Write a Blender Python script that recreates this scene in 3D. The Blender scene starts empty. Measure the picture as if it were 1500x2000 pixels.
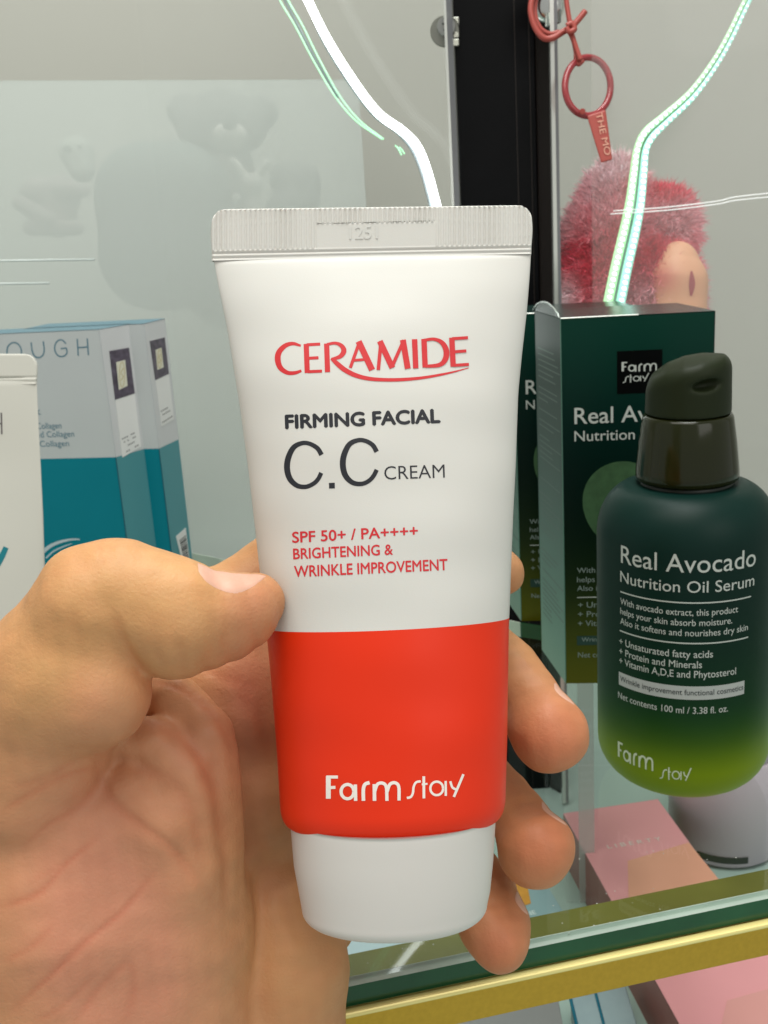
import bpy, bmesh, math, random
import numpy as np
from mathutils import Vector, Matrix
from mathutils.bvhtree import BVHTree
random.seed(7); np.random.seed(7)
scene = bpy.context.scene
COL = scene.collection
S = 0.001                      # everything below is written in millimetres
FPX = 2100.0                   # focal length in pixels of the 1500 x 2000 photograph

# ------------------------------------------------------------------ camera
_n = math.sqrt(458**2 + 7310**2 + 2100**2)
UPc = np.array([-458, 7310, 2100]) / _n            # world up seen from the camera
_f = np.array([0, 0, -1.0]); Yc = _f - _f.dot(UPc) * UPc; Yc /= np.linalg.norm(Yc)
Xc = np.cross(Yc, UPc)
C2W = np.array([Xc, Yc, UPc])                       # rows: world axes in camera space
cam_d = bpy.data.cameras.new('camera'); cam = bpy.data.objects.new('camera', cam_d); COL.objects.link(cam)
cam.matrix_world = Matrix([list(C2W[0]) + [0], list(C2W[1]) + [0], list(C2W[2]) + [0], [0, 0, 0, 1]])
cam_d.sensor_fit = 'HORIZONTAL'; cam_d.sensor_width = 36; cam_d.lens = 36 * FPX / 1500
cam_d.clip_start = 0.01; cam_d.clip_end = 20
cam_d.dof.use_dof = True; cam_d.dof.focus_distance = 0.172; cam_d.dof.aperture_fstop = 100
scene.camera = cam

# ------------------------------------------------------------------ world, lamps, exposure
w = bpy.data.worlds.new('World'); scene.world = w; w.use_nodes = True
bg = w.node_tree.nodes['Background']; bg.inputs[0].default_value = (0.84, 0.86, 0.82, 1); bg.inputs[1].default_value = 0.58
def area(name, loc, target, size, size_y, power, color):
    d = bpy.data.lights.new(name, 'AREA'); d.shape = 'RECTANGLE'; d.size = size * S; d.size_y = size_y * S
    d.energy = power; d.color = color
    o = bpy.data.objects.new(name, d); COL.objects.link(o)
    o.location = Vector(loc) * S
    o.rotation_euler = (Vector(target) - Vector(loc)).to_track_quat('-Z', 'Y').to_euler()
    return o
area('ceiling_light_panel', (-150, -60, 720), (0, 180, -60), 700, 420, 3.5, (1.0, 0.95, 0.86))
area('background_fill_light', (60, 470, 620), (40, 470, -100), 900, 260, 7.4, (0.96, 1.0, 0.97))  # unseen fill added to brighten the wall and plush
area('shop_light_panel', (420, -420, 330), (0, 180, -60), 500, 400, 1.3, (1.0, 0.97, 0.92))
scene.view_settings.view_transform = 'Standard'; scene.view_settings.look = 'None'
scene.view_settings.exposure = 0.0; scene.view_settings.gamma = 1.0
try:
    scene.cycles.max_bounces = 10; scene.cycles.transparent_max_bounces = 16
    scene.cycles.use_denoising = True; scene.cycles.caustics_reflective = False; scene.cycles.caustics_refractive = False
except Exception: pass

# ------------------------------------------------------------------ pixel <-> place helpers
def ray(px, py): return C2W @ np.array([(px - 750) / FPX, (1000 - py) / FPX, -1.0])
def P(px, py, d): return ray(px, py) * d
def G(px, py, z):
    r = ray(px, py); return r * (z / r[2])
def proj(v):
    v = np.asarray(v, float); c = v @ C2W
    d = -c[..., 2]; return 750 + FPX * c[..., 0] / d, 1000 - FPX * c[..., 1] / d, d
def Zat(xy, py):
    lo, hi = -600.0, 500.0
    for _ in range(50):
        m = (lo + hi) / 2
        if proj(np.array([xy[0], xy[1], m]))[1] > py: lo = m
        else: hi = m
    return (lo + hi) / 2

# ------------------------------------------------------------------ materials
MATS = {}
def mat(name, color=(0.8, 0.8, 0.8), rough=0.5, metal=0.0, spec=0.5, sss=0.0, coat=0.0, noise=0.0, nscale=300, bump=0.0, bscale=2000,
        emis=None, estr=0.0, alpha=1.0, trans=0.0, ior=1.45):
    if name in MATS: return MATS[name]
    m = bpy.data.materials.new(name); m.use_nodes = True; nt = m.node_tree; b = nt.nodes['Principled BSDF']
    b.inputs['Base Color'].default_value = (*color, 1); b.inputs['Roughness'].default_value = rough
    b.inputs['Metallic'].default_value = metal; b.inputs['Specular IOR Level'].default_value = spec
    b.inputs['Coat Weight'].default_value = coat; b.inputs['Coat Roughness'].default_value = 0.12
    b.inputs['IOR'].default_value = ior; b.inputs['Alpha'].default_value = alpha
    b.inputs['Transmission Weight'].default_value = trans
    if sss:
        b.inputs['Subsurface Weight'].default_value = sss; b.inputs['Subsurface Radius'].default_value = (1, .6, .4)
        b.inputs['Subsurface Scale'].default_value = 0.0015
    if emis: b.inputs['Emission Color'].default_value = (*emis, 1); b.inputs['Emission Strength'].default_value = estr
    tc = nt.nodes.new('ShaderNodeTexCoord')
    if noise:
        n = nt.nodes.new('ShaderNodeTexNoise'); n.inputs['Scale'].default_value = nscale; n.inputs['Detail'].default_value = 4
        nt.links.new(tc.outputs['Object'], n.inputs['Vector'])
        mx = nt.nodes.new('ShaderNodeMix'); mx.data_type = 'RGBA'
        mx.inputs[6].default_value = (*[c * (1 - noise) for c in color], 1); mx.inputs[7].default_value = (*[min(1, c * (1 + noise)) for c in color], 1)
        nt.links.new(n.outputs['Fac'], mx.inputs[0]); nt.links.new(mx.outputs[2], b.inputs['Base Color'])
    if bump:
        n2 = nt.nodes.new('ShaderNodeTexNoise'); n2.inputs['Scale'].default_value = bscale; n2.inputs['Detail'].default_value = 3
        nt.links.new(tc.outputs['Object'], n2.inputs['Vector'])
        bp = nt.nodes.new('ShaderNodeBump'); bp.inputs['Strength'].default_value = bump; bp.inputs['Distance'].default_value = 0.0001
        nt.links.new(n2.outputs['Fac'], bp.inputs['Height']); nt.links.new(bp.outputs[0], b.inputs['Normal'])
    MATS[name] = m; return m
def pane_mat(name, color, cover, rough=0.05):
    """clear or milky sheet: mostly see-through, a share of diffuse haze and a faint gloss"""
    m = bpy.data.materials.new(name); m.use_nodes = True; nt = m.node_tree; nt.nodes.clear()
    out = nt.nodes.new('ShaderNodeOutputMaterial'); tr = nt.nodes.new('ShaderNodeBsdfTransparent')
    df = nt.nodes.new('ShaderNodeBsdfDiffuse'); df.inputs[0].default_value = (*color, 1)
    gl = nt.nodes.new('ShaderNodeBsdfGlossy'); gl.inputs['Roughness'].default_value = rough; gl.inputs[0].default_value = (1, 1, 1, 1)
    m1 = nt.nodes.new('ShaderNodeMixShader'); m1.inputs[0].default_value = cover
    m2 = nt.nodes.new('ShaderNodeMixShader'); m2.inputs[0].default_value = 0.004
    nt.links.new(tr.outputs[0], m1.inputs[1]); nt.links.new(df.outputs[0], m1.inputs[2])
    nt.links.new(m1.outputs[0], m2.inputs[1]); nt.links.new(gl.outputs[0], m2.inputs[2]); nt.links.new(m2.outputs[0], out.inputs[0])
    return m
def attr_mat(name, attr, rough=0.5, spec=0.4, sss=0.0, bump=0.0, bscale=1200, ssr=0.0015, noise=0.0, coat=0.0):
    m = mat(name, (0.5, 0.5, 0.5), rough, spec=spec, sss=sss, bump=bump, bscale=bscale, coat=coat); nt = m.node_tree; b = nt.nodes['Principled BSDF']
    a = nt.nodes.new('ShaderNodeAttribute'); a.attribute_name = attr; src = a.outputs['Color']
    if noise:
        n = nt.nodes.new('ShaderNodeTexNoise'); n.inputs['Scale'].default_value = 180; n.inputs['Detail'].default_value = 6
        tc = nt.nodes.new('ShaderNodeTexCoord'); nt.links.new(tc.outputs['Object'], n.inputs['Vector'])
        mr = nt.nodes.new('ShaderNodeMapRange'); mr.inputs['To Min'].default_value = 1 - noise; mr.inputs['To Max'].default_value = 1 + noise
        nt.links.new(n.outputs['Fac'], mr.inputs['Value'])
        vm = nt.nodes.new('ShaderNodeVectorMath'); vm.operation = 'MULTIPLY'
        cb = nt.nodes.new('ShaderNodeCombineXYZ'); cb.inputs[0].default_value = 1
        n.inputs['Roughness'].default_value = .7
        nt.links.new(mr.outputs[0], cb.inputs[1]); nt.links.new(mr.outputs[0], cb.inputs[2])
        nt.links.new(src, vm.inputs[0]); nt.links.new(cb.outputs[0], vm.inputs[1]); src = vm.outputs[0]
    nt.links.new(src, b.inputs['Base Color'])
    if sss: b.inputs['Subsurface Scale'].default_value = ssr
    return m

M_WHITE = mat('white_matte_plastic', (0.63, 0.615, 0.58), 0.42, spec=0.4, sss=0.05, bump=0.12, bscale=5000)
M_CAP = mat('white_cap_plastic', (0.66, 0.63, 0.60), 0.38, spec=0.45, sss=0.05, bump=0.08, bscale=4000)
def smudge(m, lo_, hi_, sc):
    nt = m.node_tree; b = nt.nodes['Principled BSDF']; tc = nt.nodes.new('ShaderNodeTexCoord'); n = nt.nodes.new('ShaderNodeTexNoise')
    n.inputs['Scale'].default_value = sc; n.inputs['Detail'].default_value = 7; n.inputs['Roughness'].default_value = .65; nt.links.new(tc.outputs['Object'], n.inputs['Vector'])
    mr = nt.nodes.new('ShaderNodeMapRange'); mr.inputs['From Min'].default_value = .3; mr.inputs['From Max'].default_value = .7; mr.inputs['To Min'].default_value = lo_; mr.inputs['To Max'].default_value = hi_
    nt.links.new(n.outputs['Fac'], mr.inputs['Value']); nt.links.new(mr.outputs[0], b.inputs['Roughness'])
M_RED = mat('orange_red_print', (0.76, 0.030, 0.004), 0.42, spec=0.35, bump=0.10, bscale=5000)
smudge(M_WHITE, .30, .55, 45); smudge(M_CAP, .28, .5, 60); smudge(M_RED, .28, .52, 50)
M_INK = mat('charcoal_ink', (0.014, 0.015, 0.021), 0.5)
M_REDINK = mat('red_ink', (0.60, 0.022, 0.03), 0.5)
M_WINK = mat('white_ink', (0.85, 0.80, 0.74), 0.5)
M_SILVER = mat('silver_ink', (0.50, 0.53, 0.50), 0.45, metal=0.2)
M_DIM = mat('dim_silver_ink', (0.20, 0.25, 0.23), 0.5)
M_NAVYINK = mat('blue_grey_ink', (0.07, 0.17, 0.23), 0.5)
M_CHROME = mat('chrome_metal', (0.62, 0.62, 0.60), 0.16, metal=1.0)
M_NICKEL = mat('dull_nickel', (0.24, 0.24, 0.21), 0.42, metal=1.0)
M_BLACK = mat('black_lacquer', (0.003, 0.003, 0.0035), 0.35, spec=0.12, noise=0.3, nscale=60)
M_BROWNBLACK = mat('brown_black_trim', (0.013, 0.010, 0.009), 0.35, spec=0.25)
M_CORD = mat('red_cord_rubber', (0.34, 0.055, 0.042), 0.42)
M_GOLD = mat('brushed_brass', (0.58, 0.335, 0.05), 0.38, metal=1.0, noise=0.12, nscale=900)
M_GOLDLIP = mat('lit_brass_lip', (0.95, 0.80, 0.32), 0.25, metal=0.25)  # lip catching light: highlight put into a pale base colour

# ------------------------------------------------------------------ object helpers
BASE = {}
def empty(name, label, cat, base, group=None, kind=None):
    o = bpy.data.objects.new(name, None); COL.objects.link(o); o.location = Vector(base) * S
    o.empty_display_size = 0.01
    o['label'] = label; o['category'] = cat
    if group: o['group'] = group
    BASE[o.name] = np.array(base, float); return o
def tag(o, label, cat, group=None):
    o['label'] = label; o['category'] = cat
    if group: o['group'] = group
    return o
def mesh(name, verts, faces, m, parent=None, smooth=False, kind=None, mats=None, fmat=None, base=None):
    b = np.zeros(3)
    if parent is not None: b = BASE[parent.name]
    elif base is not None: b = np.array(base, float)
    v = (np.asarray(verts, float) - b) * S
    me = bpy.data.meshes.new(name); me.from_pydata(v.tolist(), [], [list(map(int, f)) for f in faces]); me.validate(); me.update()
    for mm in (mats or [m]): me.materials.append(mm)
    if fmat is not None and len(fmat) == len(me.polygons): me.polygons.foreach_set('material_index', np.asarray(fmat, dtype=np.int32))
    if smooth: me.polygons.foreach_set('use_smooth', [True] * len(me.polygons))
    o = bpy.data.objects.new(name, me); COL.objects.link(o)
    if parent is not None: o.parent = parent
    elif base is not None: o.location = Vector(b) * S
    if kind: o['kind'] = kind
    BASE[o.name] = b; return o
def bevel(o, wmm, seg=2):
    md = o.modifiers.new('bevel', 'BEVEL'); md.width = wmm * S; md.segments = seg; md.limit_method = 'ANGLE'; md.angle_limit = math.radians(35)
    return o
def hexa(c8):
    """8 corners: bottom 0-3 (ccw), top 4-7"""
    return c8, [(0, 3, 2, 1), (4, 5, 6, 7), (0, 1, 5, 4), (1, 2, 6, 5), (2, 3, 7, 6), (3, 0, 4, 7)]
def prism(poly_xy, z0, z1):
    n = len(poly_xy); v = [(x, y, z0) for x, y in poly_xy] + [(x, y, z1) for x, y in poly_xy]
    f = [tuple(range(n))[::-1], tuple(range(n, 2 * n))] + [(i, (i + 1) % n, (i + 1) % n + n, i + n) for i in range(n)]
    return v, f
def frame_of(pts, i):
    a = pts[max(0, i - 1)]; b = pts[min(len(pts) - 1, i + 1)]; t = b - a; return t / (np.linalg.norm(t) + 1e-9)
def tube(pts, rad, seg=10, closed=False, cap=True):
    pts = [np.array(p, float) for p in pts]; n = len(pts); rad = [rad] * n if np.isscalar(rad) else rad
    V = []; F = []; u = None
    for i in range(n):
        if closed: t = pts[(i + 1) % n] - pts[i - 1]; t = t / np.linalg.norm(t)
        else: t = frame_of(pts, i)
        if u is None:
            u = np.cross(t, [0, 0, 1.0]) if abs(t[2]) < .9 else np.cross(t, [1.0, 0, 0])
        u = u - u.dot(t) * t; u /= np.linalg.norm(u); w_ = np.cross(t, u)
        for k in range(seg):
            a = 2 * math.pi * k / seg; V.append(pts[i] + rad[i] * (math.cos(a) * u + math.sin(a) * w_))
    m_ = n if closed else n - 1
    for i in range(m_):
        j = (i + 1) % n
        for k in range(seg):
            F.append((i * seg + k, i * seg + (k + 1) % seg, j * seg + (k + 1) % seg, j * seg + k))
    if cap and not closed:
        F.append(tuple(range(seg))[::-1]); F.append(tuple(range((n - 1) * seg, n * seg)))
    return V, F
def spline(pts, n=8):
    pts = [np.array(p, float) for p in pts]
    if len(pts) < 3: return pts
    out = []
    q = [2 * pts[0] - pts[1]] + pts + [2 * pts[-1] - pts[-2]]
    for i in range(1, len(q) - 2):
        p0, p1, p2, p3 = q[i - 1:i + 3]
        for k in range(n):
            t = k / n
            out.append(0.5 * ((2 * p1) + (-p0 + p2) * t + (2 * p0 - 5 * p1 + 4 * p2 - p3) * t * t + (-p0 + 3 * p1 - 3 * p2 + p3) * t ** 3))
    out.append(pts[-1]); return out
def lathe(prof, axis, seg=64, squash=1.0):
    """prof: (r, z) world z, axis: xy"""
    V = []; F = []
    for r, z in prof:
        for k in range(seg):
            a = 2 * math.pi * k / seg; V.append((axis[0] + r * math.cos(a), axis[1] + r * squash * math.sin(a), z))
    for i in range(len(prof) - 1):
        for k in range(seg):
            F.append((i * seg + k, i * seg + (k + 1) % seg, (i + 1) * seg + (k + 1) % seg, (i + 1) * seg + k))
    F.append(tuple(range(seg))[::-1]); F.append(tuple(range((len(prof) - 1) * seg, len(prof) * seg)))
    return V, F

# lettering -----------------------------------------------------------------
def text2d(body, bold=0.0, space=1.0, shear=0.0, res=4):
    c = bpy.data.curves.new('t', 'FONT'); c.body = body; c.offset = min(bold, 0); c.space_character = space; c.shear = shear; c.resolution_u = res
    o = bpy.data.objects.new('t', c); COL.objects.link(o)
    dg = bpy.context.evaluated_depsgraph_get(); dg.update()
    me = bpy.data.meshes.new_from_object(o.evaluated_get(dg))
    bm = bmesh.new(); bm.from_mesh(me); bpy.data.objects.remove(o); bpy.data.curves.remove(c); bpy.data.meshes.remove(me)
    bmesh.ops.remove_doubles(bm, verts=bm.verts, dist=1e-5)
    bmesh.ops.triangulate(bm, faces=bm.faces)
    if bold > 0.001:
        src = [(tuple(v.co), v.index) for v in bm.verts]; fs = [tuple(v.index for v in f.verts) for f in bm.faces]
        b_ = bold * 1.0
        for q, (dx, dy) in enumerate(((b_, 0), (-b_, 0), (0, b_), (0, -b_)), 1):
            nv = [bm.verts.new((x + dx, y + dy, q)) for (x, y, z), _ in src]
            for f in fs: bm.faces.new([nv[i] for i in f])
    return bm
_h = text2d('H'); CAPH = max(v.co.y for v in _h.verts) - min(v.co.y for v in _h.verts)
def fit(bm, x0, y0, x1, capheight, body_has_desc=False, slope=0.0, ref=None):
    """scale the lettering so that it runs from x0 to x1, its capitals capheight high, baseline at y0 (y up)"""
    xs = [v.co.x for v in bm.verts]; mn, mx = min(xs), max(xs); k = (x1 - x0) / (mx - mn); ky = capheight / CAPH
    for v in bm.verts:
        X = x0 + (v.co.x - mn) * k; Y = v.co.y * ky
        v.co = Vector((X, y0 + Y + slope * (X - x0), v.co.z))
    return bm
def refine(bm, maxlen):
    for _ in range(4):
        es = [e for e in bm.edges if e.calc_length() > maxlen]
        if not es: break
        bmesh.ops.subdivide_edges(bm, edges=es, cuts=1); bmesh.ops.triangulate(bm, faces=bm.faces)
    return bm
def bm_arrays(bm):
    bm.verts.ensure_lookup_table(); bm.verts.index_update()
    return [tuple(v.co) for v in bm.verts], [tuple(v.index for v in f.verts) for f in bm.faces]
def stroke_bm(strokes, smooth=6):
    """strokes: list of (points, widths); each ribbon gets its own tiny lift in z"""
    bm = bmesh.new()
    for k, (pts, wd) in enumerate(strokes):
        wd = [wd] * len(pts) if np.isscalar(wd) else wd
        q = [np.array([p[0], p[1], w_]) for p, w_ in zip(pts, wd)]
        q = spline(q, smooth) if len(q) > 2 else [q[0] + (q[1] - q[0]) * t for t in np.linspace(0, 1, 5)]
        L = []
        for i, p in enumerate(q):
            a = q[max(0, i - 1)][:2]; b = q[min(len(q) - 1, i + 1)][:2]; t = (b - a) / (np.linalg.norm(b - a) + 1e-9); n = np.array([-t[1], t[0]])
            L.append((bm.verts.new((*(p[:2] + n * p[2] / 2), k)), bm.verts.new((*(p[:2]), k)), bm.verts.new((*(p[:2] - n * p[2] / 2), k))))
        for i in range(len(L) - 1):
            for s_ in (0, 1):
                bm.faces.new((L[i][s_], L[i + 1][s_], L[i + 1][s_ + 1], L[i][s_ + 1]))
    return bm
def circ(cx, cy, rx, ry=None, a0=0, a1=360, n=13):
    ry = ry or rx
    return [(cx + rx * math.cos(math.radians(a)), cy + ry * math.sin(math.radians(a))) for a in np.linspace(a0, a1, n)]
# the maker's mark in units of its own drawing (y down), about 770 x 150
MARK_A = [([(408, 162), (408, 288)], 27), ([(396, 166), (462, 166)], 17), ([(408, 226), (448, 224)], 17),
          (circ(516, 248, 36, 40), 18), ([(560, 208), (562, 300)], 19),
          ([(606, 300), (605, 240), (614, 208), (640, 197)], 20),
          ([(667, 206), (668, 300)], 20), ([(668, 250), (684, 208), (712, 200), (734, 222), (738, 300)], 18),
          ([(738, 250), (754, 208), (782, 198), (804, 220), (806, 298)], 18)]
MARK_B = [([(928, 190), (902, 196), (888, 222), (884, 256), (872, 278), (850, 284)], 13), ([(945, 162), (946, 286)], 15), ([(934, 208), (966, 204)], 11),
          (circ(1018, 230, 36, 38), 13), ([(1068, 188), (1069, 272)], 13),
          ([(1094, 190), (1106, 224), (1130, 238)], 13), ([(1168, 150), (1114, 278)], 14)]

def ray_print(bm, bvh, lift):
    """lay lettering drawn in photo pixels onto a surface, lift mm proud of it; z of a vertex = its own tiny extra lift"""
    V, F = bm_arrays(bm); out = []
    for x, y, k in V:
        r = Vector(ray(x, y)).normalized(); loc, nor, idx, dist = bvh.ray_cast(Vector((0, 0, 0)), r)
        if loc is None: loc = Vector(P(x, y, 170)); nor = -r
        if nor.dot(r) > 0: nor = -nor
        out.append(np.array(loc) + np.array(nor) * (lift + 0.004 * k))
    return out, F
def plane_print(bm, O, U, V_, lift, N):
    """O origin, U/V_ unit axes in mm"""
    V, F = bm_arrays(bm)
    return [O + U * x + V_ * y + N * (lift + 0.006 * z) for x, y, z in V], F
def flip_y(bm):
    for v in bm.verts: v.co.y = -v.co.y
    return bm
def xform(bm, ax, bx, ay, by):
    for v in bm.verts: v.co.x = ax * v.co.x + bx; v.co.y = ay * v.co.y + by
    return bm

# ================================================================== PLACE: shelf level
AX = P(1331, 1502, 286)                 # where the serum bottle stands
ZS = AX[2]                              # top of the glass shelf
ZB = ZS - 118                           # cabinet base below

# ---- back wall and cabinet base
def wall_y(y0):  return y0
WY = 640.0
v = [(-1600, WY, -900), (1600, WY, -900), (1600, WY, 1400), (-1600, WY, 1400), (-1600, WY + 20, -900), (1600, WY + 20, -900), (1600, WY + 20, 1400), (-1600, WY + 20, 1400)]
M_WALL = mat('warm_grey_wall_paint', (0.47, 0.465, 0.42), 0.7, noise=0.035, nscale=9, bump=0.15, bscale=400)
o = mesh('wall', v, [(0, 1, 2, 3), (7, 6, 5, 4), (0, 4, 5, 1), (3, 2, 6, 7), (0, 3, 7, 4), (1, 5, 6, 2)], M_WALL, kind='structure')
M_BASE = mat('pale_teal_cabinet_base', (0.40, 0.51, 0.47), 0.55, noise=0.03, nscale=12)
v, f = prism([(-900, -60), (900, -60), (900, WY), (-900, WY)], ZB - 10, ZB)
mesh('cabinet_floor', v, f, M_BASE, kind='structure')

# ---- glass shelf with its green edge and the brass rail under it
FL = G(560, 1944, ZS); FR = G(1620, 1722, ZS)
e = (FR - FL) / np.linalg.norm(FR - FL); FLx = FL - e * 260; FRx = FR + e * 160
nb = np.array([-e[1], e[0], 0.0])                       # horizontally away from the camera
BL0 = G(390, 1083, ZS); C1 = G(1016, 1216, ZS); BR = G(1560, 1300, ZS)
BLx = BL0 + (BL0 - C1) * 0.9; BRx = BR + (BR - C1) * 0.6
poly = [FLx[:2], FRx[:2], BRx[:2], C1[:2], BLx[:2]]
T_GL = 5.6
shelf = empty('glass_shelf', 'thick clear glass shelf with a green front edge carrying the bottle and cartons', 'shelf', (FL + FR) / 2)
def glass_top():
    m = bpy.data.materials.new('shelf_glass'); m.use_nodes = True; nt = m.node_tree; nt.nodes.clear()
    out = nt.nodes.new('ShaderNodeOutputMaterial'); tr = nt.nodes.new('ShaderNodeBsdfTransparent'); tr.inputs[0].default_value = (0.90, 0.96, 0.92, 1)
    gl = nt.nodes.new('ShaderNodeBsdfGlossy'); gl.inputs['Roughness'].default_value = 0.03; gl.inputs[0].default_value = (1, 1, 1, 1)
    fr = nt.nodes.new('ShaderNodeFresnel'); fr.inputs[0].default_value = 1.5
    ms = nt.nodes.new('ShaderNodeMixShader'); nt.links.new(fr.outputs[0], ms.inputs[0])
    nt.links.new(tr.outputs[0], ms.inputs[1]); nt.links.new(gl.outputs[0], ms.inputs[2]); nt.links.new(ms.outputs[0], out.inputs[0]); return m
M_GLT = glass_top()
M_GLE = mat('green_glass_edge', (0.010, 0.075, 0.028), 0.16, spec=0.45, noise=0.8, nscale=40)
M_GLB = mat('pale_glass_arris', (0.42, 0.50, 0.44), 0.2, spec=0.8, noise=0.25, nscale=60)  # bevel highlight painted as a pale opaque strip
v, f = prism(poly, ZS - T_GL, ZS)
mesh('glass_slab', v, [f[1]], M_GLT, shelf)
v, f = prism([FLx[:2] - nb[:2] * .15, FRx[:2] - nb[:2] * .15, FRx[:2] + nb[:2] * .1, FLx[:2] + nb[:2] * .1], ZS - T_GL, ZS - 0.9)
mesh('polished_edge', v, f, M_GLE, shelf)
v = [FLx - nb * .15 + [0, 0, -.9], FRx - nb * .15 + [0, 0, -.9], FRx + nb * 1.5 + [0, 0, .05], FLx + nb * 1.5 + [0, 0, .05]]
mesh('edge_arris', v, [(0, 1, 2, 3)], M_GLB, shelf)
bk = []
v, f = prism([C1[:2], BRx[:2], BRx[:2] + [0, .4], C1[:2] + [0, .4]], ZS - T_GL, ZS - .05); mesh('rear_edge', v, f, M_GLE, shelf)
v, f = prism([BLx[:2], C1[:2], C1[:2] + [0, .4], BLx[:2] + [0, .4]], ZS - T_GL, ZS - .05); mesh('rear_edge', v, f, mat('lit_glass_edge', (0.66, 0.70, 0.60), 0.15, spec=0.8, noise=.4, nscale=90), shelf)  # glints on the left rear edge painted as a pale patchy colour

rail = empty('brass_rail', 'brushed brass rail with a bright lip running under the glass shelf edge', 'rail', (FL + FR) / 2 - [0, 0, 8])
zt = ZS - T_GL - 0.15
v, f = prism([(FLx - nb * .9)[:2], (FRx - nb * .9)[:2], (FRx - nb * .1)[:2], (FLx - nb * .1)[:2]], zt - 9.2, zt)
bevel(mesh('front_flange', v, f, M_GOLD, rail), .15)
v, f = prism([(FLx - nb * 2.0)[:2], (FRx - nb * 2.0)[:2], (FRx - nb * .2)[:2], (FLx - nb * .2)[:2]], zt - 1.5, zt + .25)
bevel(mesh('rail_lip', v, f, M_GOLDLIP, rail), .8, 4)
v, f = prism([FLx[:2], FRx[:2], (FRx + nb * 15.5)[:2], (FLx + nb * 15.5)[:2]], zt - 1.4, zt - .1)
mesh('under_flange', v, f, mat('olive_brass', (0.22, 0.20, 0.035), 0.4, metal=0.2, noise=.9, nscale=16), rail)  # olive tone of brass seen through green glass, put into the colour
for px_ in (560,):
    q = G(px_, 1950 if px_ < 1000 else 1840, ZS)
    q = FL + e * np.dot(q - FL, e)
    v, f = prism([(q + nb * .0)[:2], (q + e * 7)[:2], (q + e * 7 + nb * 20)[:2], (q + nb * 20)[:2]], zt - 8.8, zt - 1.5)
    mesh('support_block', v, f, M_BROWNBLACK, rail)

# ---- black post and what is fixed to it
def vline(px, py, d):                    # a point on a vertical line given where it shows and its depth
    p = P(px, py, d); return p
PD = 425.0
pl = vline(896, 300, PD); pr = vline(1049, 300, PD); pr2 = vline(1077, 300, PD - 6)
post = empty('black_post', 'black lacquered upright post behind the tube with a dark brown side strip', 'post', (pl[0], pl[1], ZB))
d0 = pl[:2]; d1 = pr[:2]; ex = (d1 - d0) / np.linalg.norm(d1 - d0); ny = np.array([-ex[1], ex[0]])
v, f = prism([d0, d1, d1 + ny * 40, d0 + ny * 40], ZB, 620); bevel(mesh('post_body', v, f, M_BLACK, post), .5)
v, f = prism([d1 + ex * .1, pr2[:2], pr2[:2] + ny * 30, d1 + ny * 30 + ex * .1], ZB, 620); bevel(mesh('side_strip', v, f, M_BROWNBLACK, post), .8)
for k in range(2):
    q0 = d1 - ex * (2.5 + 5.5 * k); v, f = prism([q0, q0 + ex * .5, q0 + ex * .5 - ny * .25, q0 - ny * .25], ZB + 1, 618)
    mesh('groove_bead', v, f, M_BROWNBLACK, post)

M_EDGE = mat('bright_pane_edge', (0.70, 0.70, 0.66), 0.15, spec=0.9, metal=.5)
M_EDGED = mat('grey_pane_edge', (0.17, 0.17, 0.18), 0.2, spec=0.7)
M_CLEAR = pane_mat('clear_pane', (0.75, 0.78, 0.74), 0.012)
M_HAZE = pane_mat('hazy_pane', (0.72, 0.68, 0.66), 0.07)
M_MILK = pane_mat('milky_reflection', (0.68, 0.72, 0.69), 0.56, rough=.3)
# left clear pane whose edge shows beside the post
pn = empty('clear_glass_pane', 'clear glass pane whose bright edge stands left of the black post', 'glass pane', (d0[0], d0[1], ZS))
a = P(878, 300, 415); b_ = P(300, 300, 470)
v, f = prism([a[:2], b_[:2], b_[:2] + [0, 3], a[:2] + [0, 3]], ZS + 1, 610); mesh('sheet', v, f, M_CLEAR, pn)
a0 = P(878.3, 300, 415)[:2]; a1 = P(883, 300, 415)[:2]; a2 = P(894, 300, 417)[:2]
v, f = prism([a0, a1, a1 + [0, 3], a0 + [0, 3]], ZS + 1, 610); mesh('polished_edge', v, f, M_EDGE, pn)
v, f = prism([a1 + [.05, .4], a2 + [0, .4], a2 + [0, 4], a1 + [.05, 4]], ZS + 1, 610); mesh('edge_channel', v, f, M_EDGED, pn)
# right pane by the post
pn2 = empty('glass_door_pane', 'clear glass door pane with a bright polished edge right of the black post', 'glass pane', (d1[0], d1[1], ZB))
a0 = P(1078.5, 300, 410)[:2]; a1 = P(1086, 300, 410)[:2]; a2 = P(1092.5, 300, 410)[:2]; far = P(1500, 300, 395)[:2] + np.array([60, -6])
v, f = prism([a0, a1, a1 + [0, 3], a0 + [0, 3]], ZB + 1, 96 + 520); mesh('polished_edge', v, f, M_EDGE, pn2)
v, f = prism([a1 + [.05, .3], a2 + [0, .3], a2 + [0, 3], a1 + [.05, 3]], ZB + 1, 616); mesh('edge_bevel', v, f, M_EDGED, pn2)
v, f = prism([a2 + [.1, .5], far, far + [0, 3], a2 + [.1, 3.5]], ZS + 2, 616); mesh('sheet', v, f, M_CLEAR, pn2)
# hazy pane over the plush toy
a0 = P(1157, 300, 402)[:2]; far = P(1520, 300, 398)[:2] + np.array([60, -3])
hz = empty('hazy_glass_pane', 'faintly hazy glass pane in front of the pink plush toy', 'glass pane', (a0[0], a0[1], ZS))
v, f = prism([a0, far, far + [0, 2], a0 + [0, 2]], ZS + 2, 616); mesh('sheet', v, f, M_HAZE, hz)
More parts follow.
